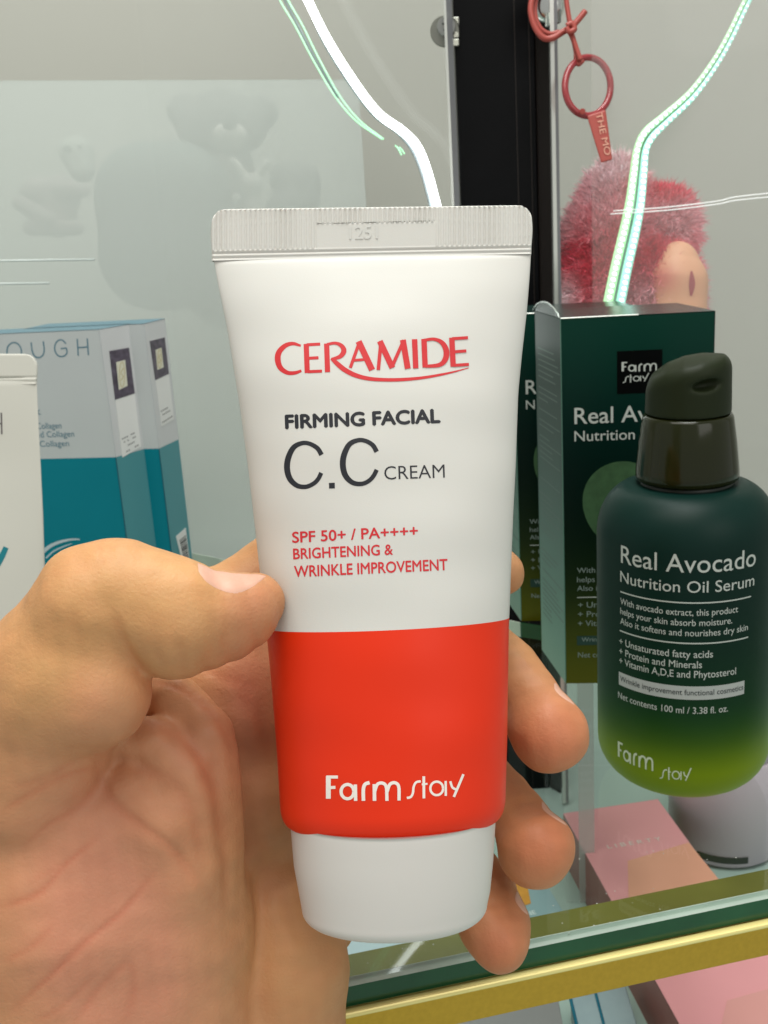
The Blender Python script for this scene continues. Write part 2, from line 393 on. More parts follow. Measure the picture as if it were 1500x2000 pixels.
# pale reflection in the glass, built as a milky sheet before the faint toys
a0 = P(-500, 157, 480); a1 = P(700, 157, 480)
zt_ = Zat(P(350, 157, 480)[:2], 157)
mk = empty('reflection_sheet', 'large milky pale green sheet for a glass reflection veiling faint toys behind the teal cartons', 'glass pane', (a1[0] - 100, a1[1], ZS - 10))
v, f = prism([a0[:2], a1[:2], a1[:2] + [0, 4], a0[:2] + [0, 4]], ZB + 1, zt_); zl = Zat(a0[:2], 159); zr = Zat(a1[:2], 155)
v = [(x, y, z if z < zt_ else (zl if i in (4, 7) else zr)) for i, (x, y, z) in enumerate(v)]; mesh('sheet', v, f, M_MILK, mk)
# faint second shelf behind, seen as light lines
for (x0, x1, y, h_, nm) in ((-300, 185, 507, .5, 'thin pale shelf edge glinting behind the teal cartons, upper'), (-300, 96, 553, .5, 'thin pale shelf edge glinting behind the teal cartons, lower and shorter')):
    p0 = P(x0, y + 6, 474); p1 = P(x1, y, 474)
    V, F = tube([p0, p1], h_, 6)
    tag(mesh('shelf_edge', V, F, mat('glint_edge', (0.55, 0.60, 0.58), 0.3), smooth=True, base=p1), nm, 'shelf edge')

# clips --------------------------------------------------------------------
def disc(center, nrm, r, t, seg=40, rr=None):
    nrm = np.array(nrm, float); nrm /= np.linalg.norm(nrm)
    u = np.cross(nrm, [0, 0, 1.0]); u /= np.linalg.norm(u); w_ = np.cross(u, nrm)
    prof = [(r * .96, 0), (r, t * .15), (r, t * .8), (r * .94, t), (r * .5, t * 1.03)] if rr is None else rr
    V = []; F = []
    for rad, h in prof:
        for k in range(seg):
            a = 2 * math.pi * k / seg; V.append(center + nrm * h + u * rad * math.cos(a) + w_ * rad * math.sin(a))
    for i in range(len(prof) - 1):
        for k in range(seg): F.append((i * seg + k, i * seg + (k + 1) % seg, (i + 1) * seg + (k + 1) % seg, (i + 1) * seg + k))
    F.append(tuple(range(seg))[::-1]); F.append(tuple(range((len(prof) - 1) * seg, len(prof) * seg)))
    return V, F
TOW = -ray(870, 57) / np.linalg.norm(ray(870, 57)); TOW[2] *= .3; TOW /= np.linalg.norm(TOW)
cl = empty('glass_clip', 'round nickel glass clip with a cross-head screw left of the post', 'glass clip', P(872, 57, 412))
V, F = disc(P(869, 62, 411), TOW, 5.6, 3.0); mesh('clip_disc', V, F, M_NICKEL, cl, smooth=False)
c8 = []
for (x, y, d) in ((868, 92, 408), (897, 90, 408), (897, 90, 414), (868, 92, 414), (868, 76, 408), (897, 75, 408), (897, 75, 414), (868, 76, 414)): c8.append(P(x, y, d))
V, F = hexa(c8); bevel(mesh('clip_jaw', V, F, M_NICKEL, cl), .4)
c8 = [P(x, y, d) for (x, y, d) in ((884, 74, 408), (897, 74, 408), (897, 74, 414), (884, 74, 414), (884, 33, 408), (897, 32, 408), (897, 32, 414), (884, 33, 414))]
V, F = hexa(c8); bevel(mesh('clip_plate', V, F, M_NICKEL, cl), .4)
V, F = disc(P(872, 52, 407.5), TOW, 3.5, 1.4); sc = mesh('screw', V, F, mat('grey_screw_head', (0.30, 0.30, 0.29), .4, metal=.8), cl)
sc_c = P(872, 52, 407.5) + TOW * 1.52; u = np.cross(TOW, [0, 0, 1.0]); u /= np.linalg.norm(u); w_ = np.cross(u, TOW)
for ang in (35, 125):
    q = u * math.cos(math.radians(ang)) + w_ * math.sin(math.radians(ang)); q2 = np.cross(TOW, q)
    V = [sc_c + q * 1.9 + q2 * .28, sc_c - q * 1.9 + q2 * .28, sc_c - q * 1.9 - q2 * .28, sc_c + q * 1.9 - q2 * .28]
    V = V + [p + TOW * (.05 + .03 * (ang > 90)) for p in V]; V, F = hexa(V); o = mesh('screw_slot', V, F, M_BLACK, cl); 
cl2 = empty('glass_clip', 'chrome dome clip wrapped by the red cord at the top of the glass door', 'glass clip', P(1070, 18, 398))
V, F = disc(P(1068, 14, 402), TOW, 6.3, 5.0, rr=[(6.2, 0), (6.4, .8), (6.3, 2.2), (5.6, 3.6), (4.2, 4.6), (2.2, 5.1)]); mesh('clip_dome', V, F, M_CHROME, cl2, smooth=True)
c8 = [P(x, y, d) for (x, y, d) in ((1064, 55, 398), (1096, 45, 398), (1096, 45, 404), (1064, 55, 404), (1066, -20, 398), (1096, -20, 398), (1096, -20, 404), (1066, -20, 404))]
V, F = hexa(c8); bevel(mesh('clip_jaw', V, F, mat('dark_chrome', (.25, .28, .26), .2, metal=1.), cl2), .6)

# red cord, ring and strap ---------------------------------------------------
cord = empty('red_cord', 'red rubber cord looped round the chrome clip and knotted above the ring', 'cord', P(1100, 60, 396))
def pxtube(pts, rpx, d=None, n=8):
    q = spline([np.array([*p]) if len(p) == 3 else np.array([p[0], p[1], d]) for p in pts], n)
    return tube([P(*p) for p in q], rpx * (d or pts[0][2]) / FPX, 10)
V, F = pxtube([(1050, -30), (1039, 0), (1037, 25), (1046, 55), (1062, 74), (1080, 74), (1100, 62), (1117, 52), (1130, 38), (1143, 22)], 6.0, 393); mesh('cord_loop', V, F, M_CORD, cord, smooth=True)
V, F = pxtube([(1056, -30), (1046, 5), (1046, 32), (1056, 56), (1074, 66), (1092, 62)], 4.6, 395); mesh('cord_loop', V, F, M_CORD, cord, smooth=True)
V, F = pxtube([(1104, -20), (1108, 15), (1113, 45), (1118, 70), (1126, 95), (1134, 118)], 4.8, 391); mesh('cord_tail', V, F, M_CORD, cord, smooth=True)
V, F = pxtube([(1116, 40), (1110, 56), (1119, 78), (1124, 100), (1125, 116), (1130, 126), (1139, 118)], 4.2, 393); mesh('cord_tail', V, F, M_CORD, cord, smooth=True)
V, F = pxtube([(1107, 50), (1117, 46), (1122, 57), (1112, 62), (1106, 54)], 5.5, 389); mesh('knot', V, F, M_CORD, cord, smooth=True)
ring = empty('keyring_strap', 'red oval keyring with a printed red strap hanging above the plush toy', 'key ring', P(1150, 170, 395))
V, F = tube([P(*p, 394 + 3 * math.cos(i / 7)) for i, p in enumerate(circ(1148, 169, 44.5, 57, 0, 352, 48))], 1.25, 12, closed=True)
mesh('oval_ring', V, F, mat('glossy_red_enamel', (0.27, 0.03, 0.035), .25, coat=.2), ring, smooth=True)
V, F = disc(P(1137, 218, 392), TOW, 1.1, 1.6, 16); mesh('ring_pin', V, F, M_CORD, ring)
c8 = [P(x, y, d) for (x, y, d) in ((1174, 318, 392), (1196, 312, 392), (1196, 312, 397), (1174, 318, 397), (1146, 226, 392), (1183, 214, 392), (1183, 214, 397), (1146, 226, 397))]
V, F = hexa(c8); st = mesh('strap', V, F, M_CORD, ring); bevel(st, .5)
O = P(1163.5, 222, 391.8); Ue = P(1183, 310, 391.8) - O; L = np.linalg.norm(Ue); Ue /= L; Ve = P(1180, 219, 391.8) - O; Ve -= Ve.dot(Ue) * Ue; Ve /= np.linalg.norm(Ve)
bm = fit(text2d('THE MO', .005), 0, 0, L * .93, 2.3); V, F = plane_print(bm, O, Ue, Ve, .10, TOW)
mesh('lettering', V, F, mat('faded_peach_ink', (.62, .30, .22), .5), ring)

# light strips reflected in the glass, built as glowing tubes ----------------------------------------------------------------
M_LED = mat('white_led_reflection', (1, 1, 1), .4, emis=(.93, 1, .98), estr=6.0)
M_LEDG = mat('green_led_reflection', (.4, .8, .5), .4, emis=(.34, .80, .42), estr=.7)
M_LEDY = mat('yellow_green_led_reflection', (.4, .8, .5), .4, emis=(.52, .74, .30), estr=.5)
M_LEDC = mat('cyan_led_reflection', (.4, .8, .7), .4, emis=(.30, .62, .50), estr=.5)
M_BEAD = mat('led_dot_reflection', (1, 1, 1), .4, emis=(.72, 1, .92), estr=1.3)
M_SIL = mat('grey_strip_reflection', (.30, .34, .36), .4)
s1 = empty('led_reflection', 'reflected white light strip built as a thick glowing tube behind the tube top', 'light strip', P(700, 170, 405))
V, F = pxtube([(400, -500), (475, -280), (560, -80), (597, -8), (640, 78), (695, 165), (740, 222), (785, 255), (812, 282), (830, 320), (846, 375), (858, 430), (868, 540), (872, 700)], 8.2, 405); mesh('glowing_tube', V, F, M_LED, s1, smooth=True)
V, F = pxtube([(462, -290), (586, -30), (630, 75), (686, 166), (731, 224), (775, 257), (802, 287), (820, 325), (834, 372), (844, 420), (856, 540), (862, 700)], 4.2, 409); mesh('reflected_backing', V, F, M_SIL, s1, smooth=True)
s2 = empty('led_reflection', 'thin green double light strip reflection left of the thick white one', 'light strip', P(640, 170, 412))
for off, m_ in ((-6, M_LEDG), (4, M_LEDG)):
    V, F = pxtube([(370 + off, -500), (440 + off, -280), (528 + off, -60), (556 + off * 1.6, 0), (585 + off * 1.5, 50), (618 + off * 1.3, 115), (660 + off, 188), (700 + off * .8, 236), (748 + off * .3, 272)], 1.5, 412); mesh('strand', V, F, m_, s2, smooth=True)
V, F = pxtube([(551, -10), (585, 55), (618, 118), (660, 190)], 2.6, 413.5); mesh('reflected_backing', V, F, M_SIL, s2, smooth=True)
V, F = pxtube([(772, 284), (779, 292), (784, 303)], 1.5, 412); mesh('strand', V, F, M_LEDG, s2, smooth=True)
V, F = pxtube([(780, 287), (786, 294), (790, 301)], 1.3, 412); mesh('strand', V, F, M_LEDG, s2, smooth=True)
s3 = empty('led_reflection', 'dotted yellow-green and cyan double light strip reflection crossing the pink plush toy', 'light strip', P(1240, 300, 396))
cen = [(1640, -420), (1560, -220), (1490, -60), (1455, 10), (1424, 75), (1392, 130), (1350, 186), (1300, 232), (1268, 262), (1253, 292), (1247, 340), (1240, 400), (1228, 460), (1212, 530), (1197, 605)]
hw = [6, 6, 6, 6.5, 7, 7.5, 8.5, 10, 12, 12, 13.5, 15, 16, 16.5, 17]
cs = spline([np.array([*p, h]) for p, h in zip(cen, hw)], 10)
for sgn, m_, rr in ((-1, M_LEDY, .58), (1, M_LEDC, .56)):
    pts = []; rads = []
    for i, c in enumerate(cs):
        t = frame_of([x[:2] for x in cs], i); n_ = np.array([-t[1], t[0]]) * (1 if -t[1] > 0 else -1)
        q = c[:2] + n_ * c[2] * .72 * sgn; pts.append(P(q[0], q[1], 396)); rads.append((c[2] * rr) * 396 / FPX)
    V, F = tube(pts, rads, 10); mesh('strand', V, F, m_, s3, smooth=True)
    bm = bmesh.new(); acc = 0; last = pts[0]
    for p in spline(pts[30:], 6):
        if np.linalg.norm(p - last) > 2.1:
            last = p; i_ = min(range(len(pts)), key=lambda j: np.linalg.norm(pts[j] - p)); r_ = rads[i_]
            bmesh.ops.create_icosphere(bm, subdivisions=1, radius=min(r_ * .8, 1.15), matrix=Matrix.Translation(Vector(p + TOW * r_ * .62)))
    V, F = bm_arrays(bm); o = mesh('dot_reflections', V, F, M_BEAD, s3, kind='stuff')
V, F = tube([P(c[0], c[1], 398) for c in cs], .9, 8); mesh('reflected_backing', V, F, M_SIL, s3, smooth=True)
glints = empty('glint_lines', 'pair of thin white glinting lines crossing the plush toy', 'thin wire', P(1400, 395, 394))  # white lines built as thin tubes with a faint glow of their own
V, F = pxtube([(1198, 412), (1300, 405), (1400, 393), (1450, 383), (1640, 364)], 1.1, 394); mesh('strand', V, F, mat('white_glint', (.9, .9, .9), .3, emis=(1, 1, 1), estr=.12), glints, smooth=True)
V, F = pxtube([(1192, 418), (1300, 411), (1400, 399), (1450, 390), (1640, 372)], 1.1, 394); mesh('strand', V, F, mat('white_glint'), glints, smooth=True)

# ================================================================== CARTONS
def carton_from(bfl, fr_dir, side_dir, W, D, H, inset=0.0):
    a = np.array(bfl, float); x = fr_dir * W; y = side_dir * D; z = np.array([0, 0, H])
    return [a, a + x, a + x + y, a + y, a + z, a + x + z, a + x + y + z, a + y + z]
def panel_part(name, c4, m, parent, t=.35, mats=None):
    """a card panel: 4 corners, thin real thickness inwards"""
    c4 = [np.array(c) for c in c4]; n = np.cross(c4[1] - c4[0], c4[3] - c4[0]); n /= np.linalg.norm(n)
    V = [c - n * t for c in c4] + list(c4); V, F = hexa(V)
    return mesh(name, V, F, m, parent), n
def grad_mat(name, stops, z0, z1, rough=.3, spec=.5, metal=0.0, coat=0.0, noise=0.0):
    """the printed colour blend of a pack along its own height"""
    m = mat(name, (.5, .5, .5), rough, spec=spec, metal=metal, coat=coat); nt = m.node_tree; b = nt.nodes['Principled BSDF']
    g = nt.nodes.new('ShaderNodeNewGeometry'); sp = nt.nodes.new('ShaderNodeSeparateXYZ'); nt.links.new(g.outputs['Position'], sp.inputs[0])
    mr = nt.nodes.new('ShaderNodeMapRange'); mr.inputs['From Min'].default_value = z0 * S; mr.inputs['From Max'].default_value = z1 * S
    nt.links.new(sp.outputs[2], mr.inputs['Value']); cr = nt.nodes.new('ShaderNodeValToRGB'); cr.color_ramp.interpolation = 'EASE' if len(stops) < 3 else 'B_SPLINE'
    el = cr.color_ramp.elements
    while len(el) > 1: el.remove(el[-1])
    el[0].position = stops[0][0]; el[0].color = (*stops[0][1], 1)
    for p_, c_ in stops[1:]: e_ = el.new(p_); e_.color = (*c_, 1)
    nt.links.new(mr.outputs[0], cr.inputs[0]); nt.links.new(cr.outputs[0], b.inputs['Base Color']); return m

# green cartons
bFL = G(1105, 1335, ZS); zT = Zat(bFL[:2], 622)
tFR = G(1398, 607, zT); tBL = G(1037, 606, zT)
xd = (tFR - G(1095, 622, zT)); Wg = np.linalg.norm(xd); xd /= Wg
sd = tBL - G(1095, 622, zT); Dg = np.linalg.norm(sd); sd /= Dg
print('green carton W,D,H', Wg, Dg, zT - ZS, 'angle', math.degrees(math.acos(xd.dot(sd))))
yd = np.array([-xd[1], xd[0], 0])
sd = sd * .85 + yd * .15; sd /= np.linalg.norm(sd)
Hg = zT - ZS
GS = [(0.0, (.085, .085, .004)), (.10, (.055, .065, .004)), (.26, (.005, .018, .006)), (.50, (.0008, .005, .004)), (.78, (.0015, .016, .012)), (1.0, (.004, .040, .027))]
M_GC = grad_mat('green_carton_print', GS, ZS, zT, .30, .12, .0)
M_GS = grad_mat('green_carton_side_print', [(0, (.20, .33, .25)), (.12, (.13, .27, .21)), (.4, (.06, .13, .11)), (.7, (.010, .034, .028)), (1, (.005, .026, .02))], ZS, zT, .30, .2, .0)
M_GT = mat('green_carton_lid', (.012, .035, .03), .24, metal=.2, spec=.5)
M_FOIL = mat('silver_fold_line', (.60, .64, .62), .25, metal=.8)
def green_carton(base, label, hk=1.0):
    t = empty('green_carton', label, 'box', base, 'green serum cartons')
    c = carton_from(base, xd, sd, Wg, Dg, Hg * hk)
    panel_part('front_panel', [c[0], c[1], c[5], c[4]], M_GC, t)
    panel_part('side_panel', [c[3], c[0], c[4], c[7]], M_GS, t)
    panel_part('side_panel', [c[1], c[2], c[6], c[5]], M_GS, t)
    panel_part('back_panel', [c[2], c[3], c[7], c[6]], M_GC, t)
    up = np.array([0, 0, .02]); panel_part('lid', [c[4] + up, c[5] + up, c[6] + up, c[7] + up], M_GT, t)
    # the dust flap that bulges over the left side
    n = 14; V = []
    for k in range(n + 1):
        s_ = k / n; p = c[4] + (c[7] - c[4]) * s_; V += [p - sd * 0 + np.array([0, 0, .05]), p + np.array([0, 0, .1 + 3.4 * math.sin(math.pi * s_) ** .7]) - xd * .25]
    F = [(2 * k, 2 * k + 2, 2 * k + 3, 2 * k + 1) for k in range(n)]
    o = mesh('dust_flap', V, F, M_GT, t)
    V, F = tube([V[2 * k + 1] for k in range(n + 1)], .28, 6); mesh('flap_edge', V, F, M_FOIL, t, smooth=True)
    V, F = tube([c[4] + xd * .1, c[4] + xd * 22], .22, 6); mesh('fold_glint', V, F, M_FOIL, t)
    V, F = tube([c[0] + [0, 0, 1], c[4] - [0, 0, .3]], .16, 6); mesh('corner_glint', V, F, mat('green_fold', (.10, .22, .17), .3, metal=.5), t)
    return t, c
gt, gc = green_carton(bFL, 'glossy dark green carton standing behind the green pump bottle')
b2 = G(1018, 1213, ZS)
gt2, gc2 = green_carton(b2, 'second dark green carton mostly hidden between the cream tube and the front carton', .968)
def carton_print(t, c, items):
    N = -np.cross(xd, np.array([0, 0, 1.0])); N = np.cross(xd, np.array([0, 0, 1.0]));
    for kind, a in items:
        kind(t, c, N, a)
Zu = np.array([0, 0, 1.0])
def cxy(px, py, c):                       # a spot of the front panel from where it shows: (along, up) in mm
    N = np.cross(xd, Zu); r = ray(px, py); k = c[0].dot(N) / r.dot(N); p = r * k - c[0]; return p.dot(xd), p[2]
def ctext(t, c, s, px0, py0, px1, caph_px, m, bold=0.0, full=None, x1mm=None):
    x0, y0 = cxy(px0, py0, c); x1, y1 = cxy(px1, py0, c); _, yh = cxy(px0, py0 - caph_px, c)
    bm = fit(text2d(s, bold), x0, y0, x1, yh - y0); V, F = plane_print(bm, c[0], xd, Zu, .08, np.cross(xd, Zu)); mesh('lettering', V, F, m, t)
def crect(t, c, nm, x0, y0, x1, y1, m, lift=.05, th=.05):
    N = np.cross(xd, Zu); q = [c[0] + xd * x + Zu * y for x, y in ((x0, y0), (x1, y0), (x1, y1), (x0, y1))]
    V = [p + N * .005 for p in q] + [p + N * (lift) for p in q]; V, F = hexa(V); return mesh(nm, V, F, m, t)
for t, c, dx in ((gt, gc, 0), (gt2, gc2, 0)):
    k = 1.0
    # all in millimetres of the front panel (measured once on the front carton)
    def X(px, py): return cxy(px, py, gc)
    def T(s, px0, py0, px1, cap, m, bold=0.0):
        x0, y0 = X(px0, py0); x1, _ = X(px1, py0); _, yh = X(px0, py0 - cap)
        bm = fit(text2d(s, bold), x0, y0, x1, yh - y0); V, F = plane_print(bm, c[0], xd, Zu, .08, np.cross(xd, Zu)); mesh('lettering', V, F, m, t)
    a0 = X(1205, 770); a1 = X(1294, 682)
    crect(t, c, 'logo_patch', a0[0], a0[1], a1[0], a1[1], mat('black_patch_print', (.001, .0015, .0015), .4, spec=.08))
    for ST, (x0, y0, x1, y1) in ((MARK_A, (1214, 727, 1283, 704)), (MARK_B, (1216, 748, 1268, 728))):
        q0 = X(x0, y0); q1 = X(x1, y1)
        bm = flip_y(stroke_bm(ST, 3)); xs = [v.co.x for v in bm.verts]; ys = [v.co.y for v in bm.verts]
        sx = (q1[0] - q0[0]) / (max(xs) - min(xs)); sy = (q1[1] - q0[1]) / (max(ys) - min(ys))
        xform(bm, sx, q0[0] - min(xs) * sx, sy, q0[1] - min(ys) * sy)
        V, F = plane_print(bm, c[0], xd, Zu, .09, np.cross(xd, Zu)); mesh('lettering', V, F, M_SILVER, t)
    T('Real Avocado', 1122, 828, 1384, 31, M_SILVER, .006); T('Nutrition Oil Serum', 1122, 862, 1382, 20, M_SILVER, .002)
    T('With avocado extract, this product', 1127, 1119, 1380, 10, M_DIM); T('helps your skin absorb moisture.', 1127, 1137, 1360, 10, M_DIM); T('Also it softens and nourishes dry skin', 1127, 1154, 1392, 10, M_DIM)
    q0 = X(1127, 1167); q1 = X(1388, 1167); crect(t, c, 'rule', q0[0], q0[1] - .12, q1[0], q0[1] + .12, M_SILVER)
    T('+ Unsaturated fatty acids', 1129, 1187, 1330, 11, M_DIM); T('+ Protein and Minerals', 1129, 1205, 1310, 11, M_DIM); T('+ Vitamin A,D,E and Phytosterol', 1129, 1223, 1370, 11, M_DIM)
    q0 = X(1127, 1260); q1 = X(1388, 1238); crect(t, c, 'dark_band', q0[0], q0[1], q1[0], q1[1], mat('dark_green_band_print', (.004, .03, .022), .4))
    T('Wrinkle improvement functional cosmetics', 1136, 1253, 1384, 8, M_DIM); T('Net contents 100 ml / 3.38 fl. oz.', 1129, 1284, 1340, 10, M_DIM)
    # avocado picture: a flat oval print
    q = X(1215, 985); bm = bmesh.new(); N = np.cross(xd, Zu)
    V = []; F = []
    R_ = abs(X(1215, 910)[1] - q[1])
    for k in range(48):
        a = 2 * math.pi * k / 48; V.append(c[0] + xd * (q[0] + R_ * .98 * math.cos(a) * (1 + .10 * math.sin(a))) + Zu * (q[1] + R_ * 1.12 * math.sin(a)) + N * .05)
    F = [tuple(range(48))]
    mesh('avocado_print', V, F, mat('avocado_green_print', (.035, .085, .035), .45, noise=.45, nscale=400), t)
    # fine print on the side panel
    Ns = np.cross(Zu, sd); Vs = []; Fs = []
    rnd = random.Random(3)
    y = Hg * .90
    L = []
    while y > Hg * .12:
        x = Dg * .12
        wl = Dg * (.35 + .5 * rnd.random()) if rnd.random() < .9 else 0
        if wl: L.append((x, y, wl, .42))
        y -= 1.75 if rnd.random() < .85 else 3.4
    for x, y, wl, h_ in L:
        k = len(Vs); p = c[3] - sd * 0 + (-sd) * 0
        q0 = c[0] + sd * (Dg - x) + Zu * y - Ns * .06; q1 = c[0] + sd * (Dg - x - wl) + Zu * y - Ns * .06
        N2 = -np.cross(Zu, sd); 
        q0 = c[0] + sd * (Dg - x) + Zu * y; q1 = c[0] + sd * (Dg - x - wl) + Zu * y
        off = np.cross(sd, Zu); off = off if off.dot(c[0] - c[1]) > 0 else -off
        for q_ in (q0 + off * .05, q1 + off * .05, q1 + off * .05 + Zu * h_, q0 + off * .05 + Zu * h_): Vs.append(q_)
        Fs.append((k, k + 1, k + 2, k + 3))
    mesh('fine_print', Vs, Fs, mat('faint_side_ink', (.11, .155, .14), .5), t)

# teal and white cartons
bBR = G(378, 1106, ZS); zTt = Zat(bBR[:2], 622)
A_FR = G(193, 643, zTt); A_BR = G(259, 632, zTt); B_FR = G(281, 632, zTt); B_BR = G(322, 622, zTt); A_FLp = G(-10, 652, zTt)
ad = (A_FR - A_FLp); ad /= np.linalg.norm(ad); as_ = np.array([-ad[1], ad[0], 0.0])
print('teal: A side', np.linalg.norm(A_BR - A_FR), 'B side', np.linalg.norm(B_BR - B_FR), 'H', zTt - ZS, 'angle', math.degrees(math.acos(ad.dot((A_BR - A_FR) / np.linalg.norm(A_BR - A_FR)))))
Ht = zTt - ZS
sA = A_BR - A_FR; DA = np.linalg.norm(sA); sA /= DA
sB = B_BR - B_FR; DB = np.linalg.norm(sB); sB /= DB
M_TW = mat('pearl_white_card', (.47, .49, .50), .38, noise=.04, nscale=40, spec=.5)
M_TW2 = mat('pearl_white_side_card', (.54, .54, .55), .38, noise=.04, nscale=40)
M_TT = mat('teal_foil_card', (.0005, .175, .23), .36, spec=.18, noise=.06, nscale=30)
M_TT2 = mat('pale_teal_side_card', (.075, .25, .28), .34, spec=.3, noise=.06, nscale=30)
def teal_carton(frT, fdir, sdir, W, D, split, label):
    base = np.array([frT[0], frT[1], ZS]); t = empty('teal_carton', label, 'box', base, 'teal and white cartons')
    FLp = base - fdir * W; h = split
    def pan(nm, p, q, z0, z1, m): return panel_part(nm, [p + Zu * z0, q + Zu * z0, q + Zu * z1, p + Zu * z1], m, t)
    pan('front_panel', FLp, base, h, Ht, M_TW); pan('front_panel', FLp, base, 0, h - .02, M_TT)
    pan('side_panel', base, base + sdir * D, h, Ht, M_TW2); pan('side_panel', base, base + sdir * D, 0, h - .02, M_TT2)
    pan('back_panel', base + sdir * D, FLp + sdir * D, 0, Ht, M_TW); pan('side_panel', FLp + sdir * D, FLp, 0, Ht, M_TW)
    up = Zu * (Ht + .03); c = [FLp + up, base + up, base + sdir * D + up, FLp + sdir * D + up]
    panel_part('lid', c, mat('dark_teal_lid', (.10, .20, .25), .4), t)
    V, F = tube([base + Zu * .5, base + Zu * (h - .3)], .22, 6); mesh('corner_fold', V, F, mat('dark_teal_fold', (.002, .07, .10), .3), t)
    V, F = tube([base + Zu * (h + .3), base + Zu * (Ht - .2)], .2, 6); mesh('corner_fold', V, F, mat('pale_fold', (.45, .46, .48), .4), t)
    return t, base
pA = ray(225, 893); n_ = np.cross(ad, Zu); kA = np.array([A_FR[0], A_FR[1], 0]).dot(n_) / pA.dot(n_); zsplit = (pA * kA)[2] - ZS
tA, baseA = teal_carton(A_FR, ad, sA, 62, DA, zsplit, 'white over teal carton lettered OUGH nearest the white tube')
tB, baseB = teal_carton(B_FR, ad, sB, 52, DB, zsplit, 'white over teal carton standing behind, with a barcode sticker low on its side')
NA = np.cross(ad, Zu)
def axy(px, py):
    r = ray(px, py); k = baseA.dot(NA) / r.dot(NA); p = r * k - baseA; return p.dot(ad), p[2]
def atext(s, px0, py0, px1, cap, m, bold=0.0, space=1.0):
    x0, y0 = axy(px0, py0); x1, y1 = axy(px1, py0); _, yh = axy(px0, py0 - cap)
    bm = fit(text2d(s, bold, space), x0, y0, x1, yh - y0); V, F = plane_print(bm, baseA, ad, Zu, .08, NA); mesh('lettering', V, F, m, tA)
# thin wide-set letters drawn as strokes, in crop pixels (1500/450 scale)
def astroke(st, m):
    bm = stroke_bm(st, 5)
    for v_ in bm.verts:
        x, y = axy(v_.co.x / 3.3333, 580 + v_.co.y / 3.3333); v_.co.x = x; v_.co.y = y
    V, F = plane_print(bm, baseA, ad, Zu, .08, NA); mesh('lettering', V, F, m, tA)
astroke([([(45, 360), (52, 322), (78, 299), (108, 300), (132, 325), (140, 365), (120, 400), (90, 410), (58, 395), (45, 360)], 8)], M_NAVYINK)
astroke([([(203, 295), (210, 350), (225, 383), (250, 395), (278, 380), (288, 345), (282, 288)], 8)], M_NAVYINK)
astroke([([(430, 305), (405, 280), (375, 286), (357, 320), (362, 360), (385, 385), (415, 385), (436, 365), (432, 330)], 8), ([(432, 332), (395, 336)], 8)], M_NAVYINK)
astroke([([(503, 273), (510, 382)], 8), ([(568, 270), (576, 378)], 8), ([(506, 330), (572, 325)], 8)], M_NAVYINK)
atext('Silk', 44, 811, 81, 14, M_NAVYINK); atext('Marine Collagen', 30, 839, 121, 11.5, M_NAVYINK); atext('Hydrolyzed Collagen', 16, 856, 146, 11.5, M_NAVYINK); atext('Soluble Collagen', 26, 874, 136, 11.5, M_NAVYINK)
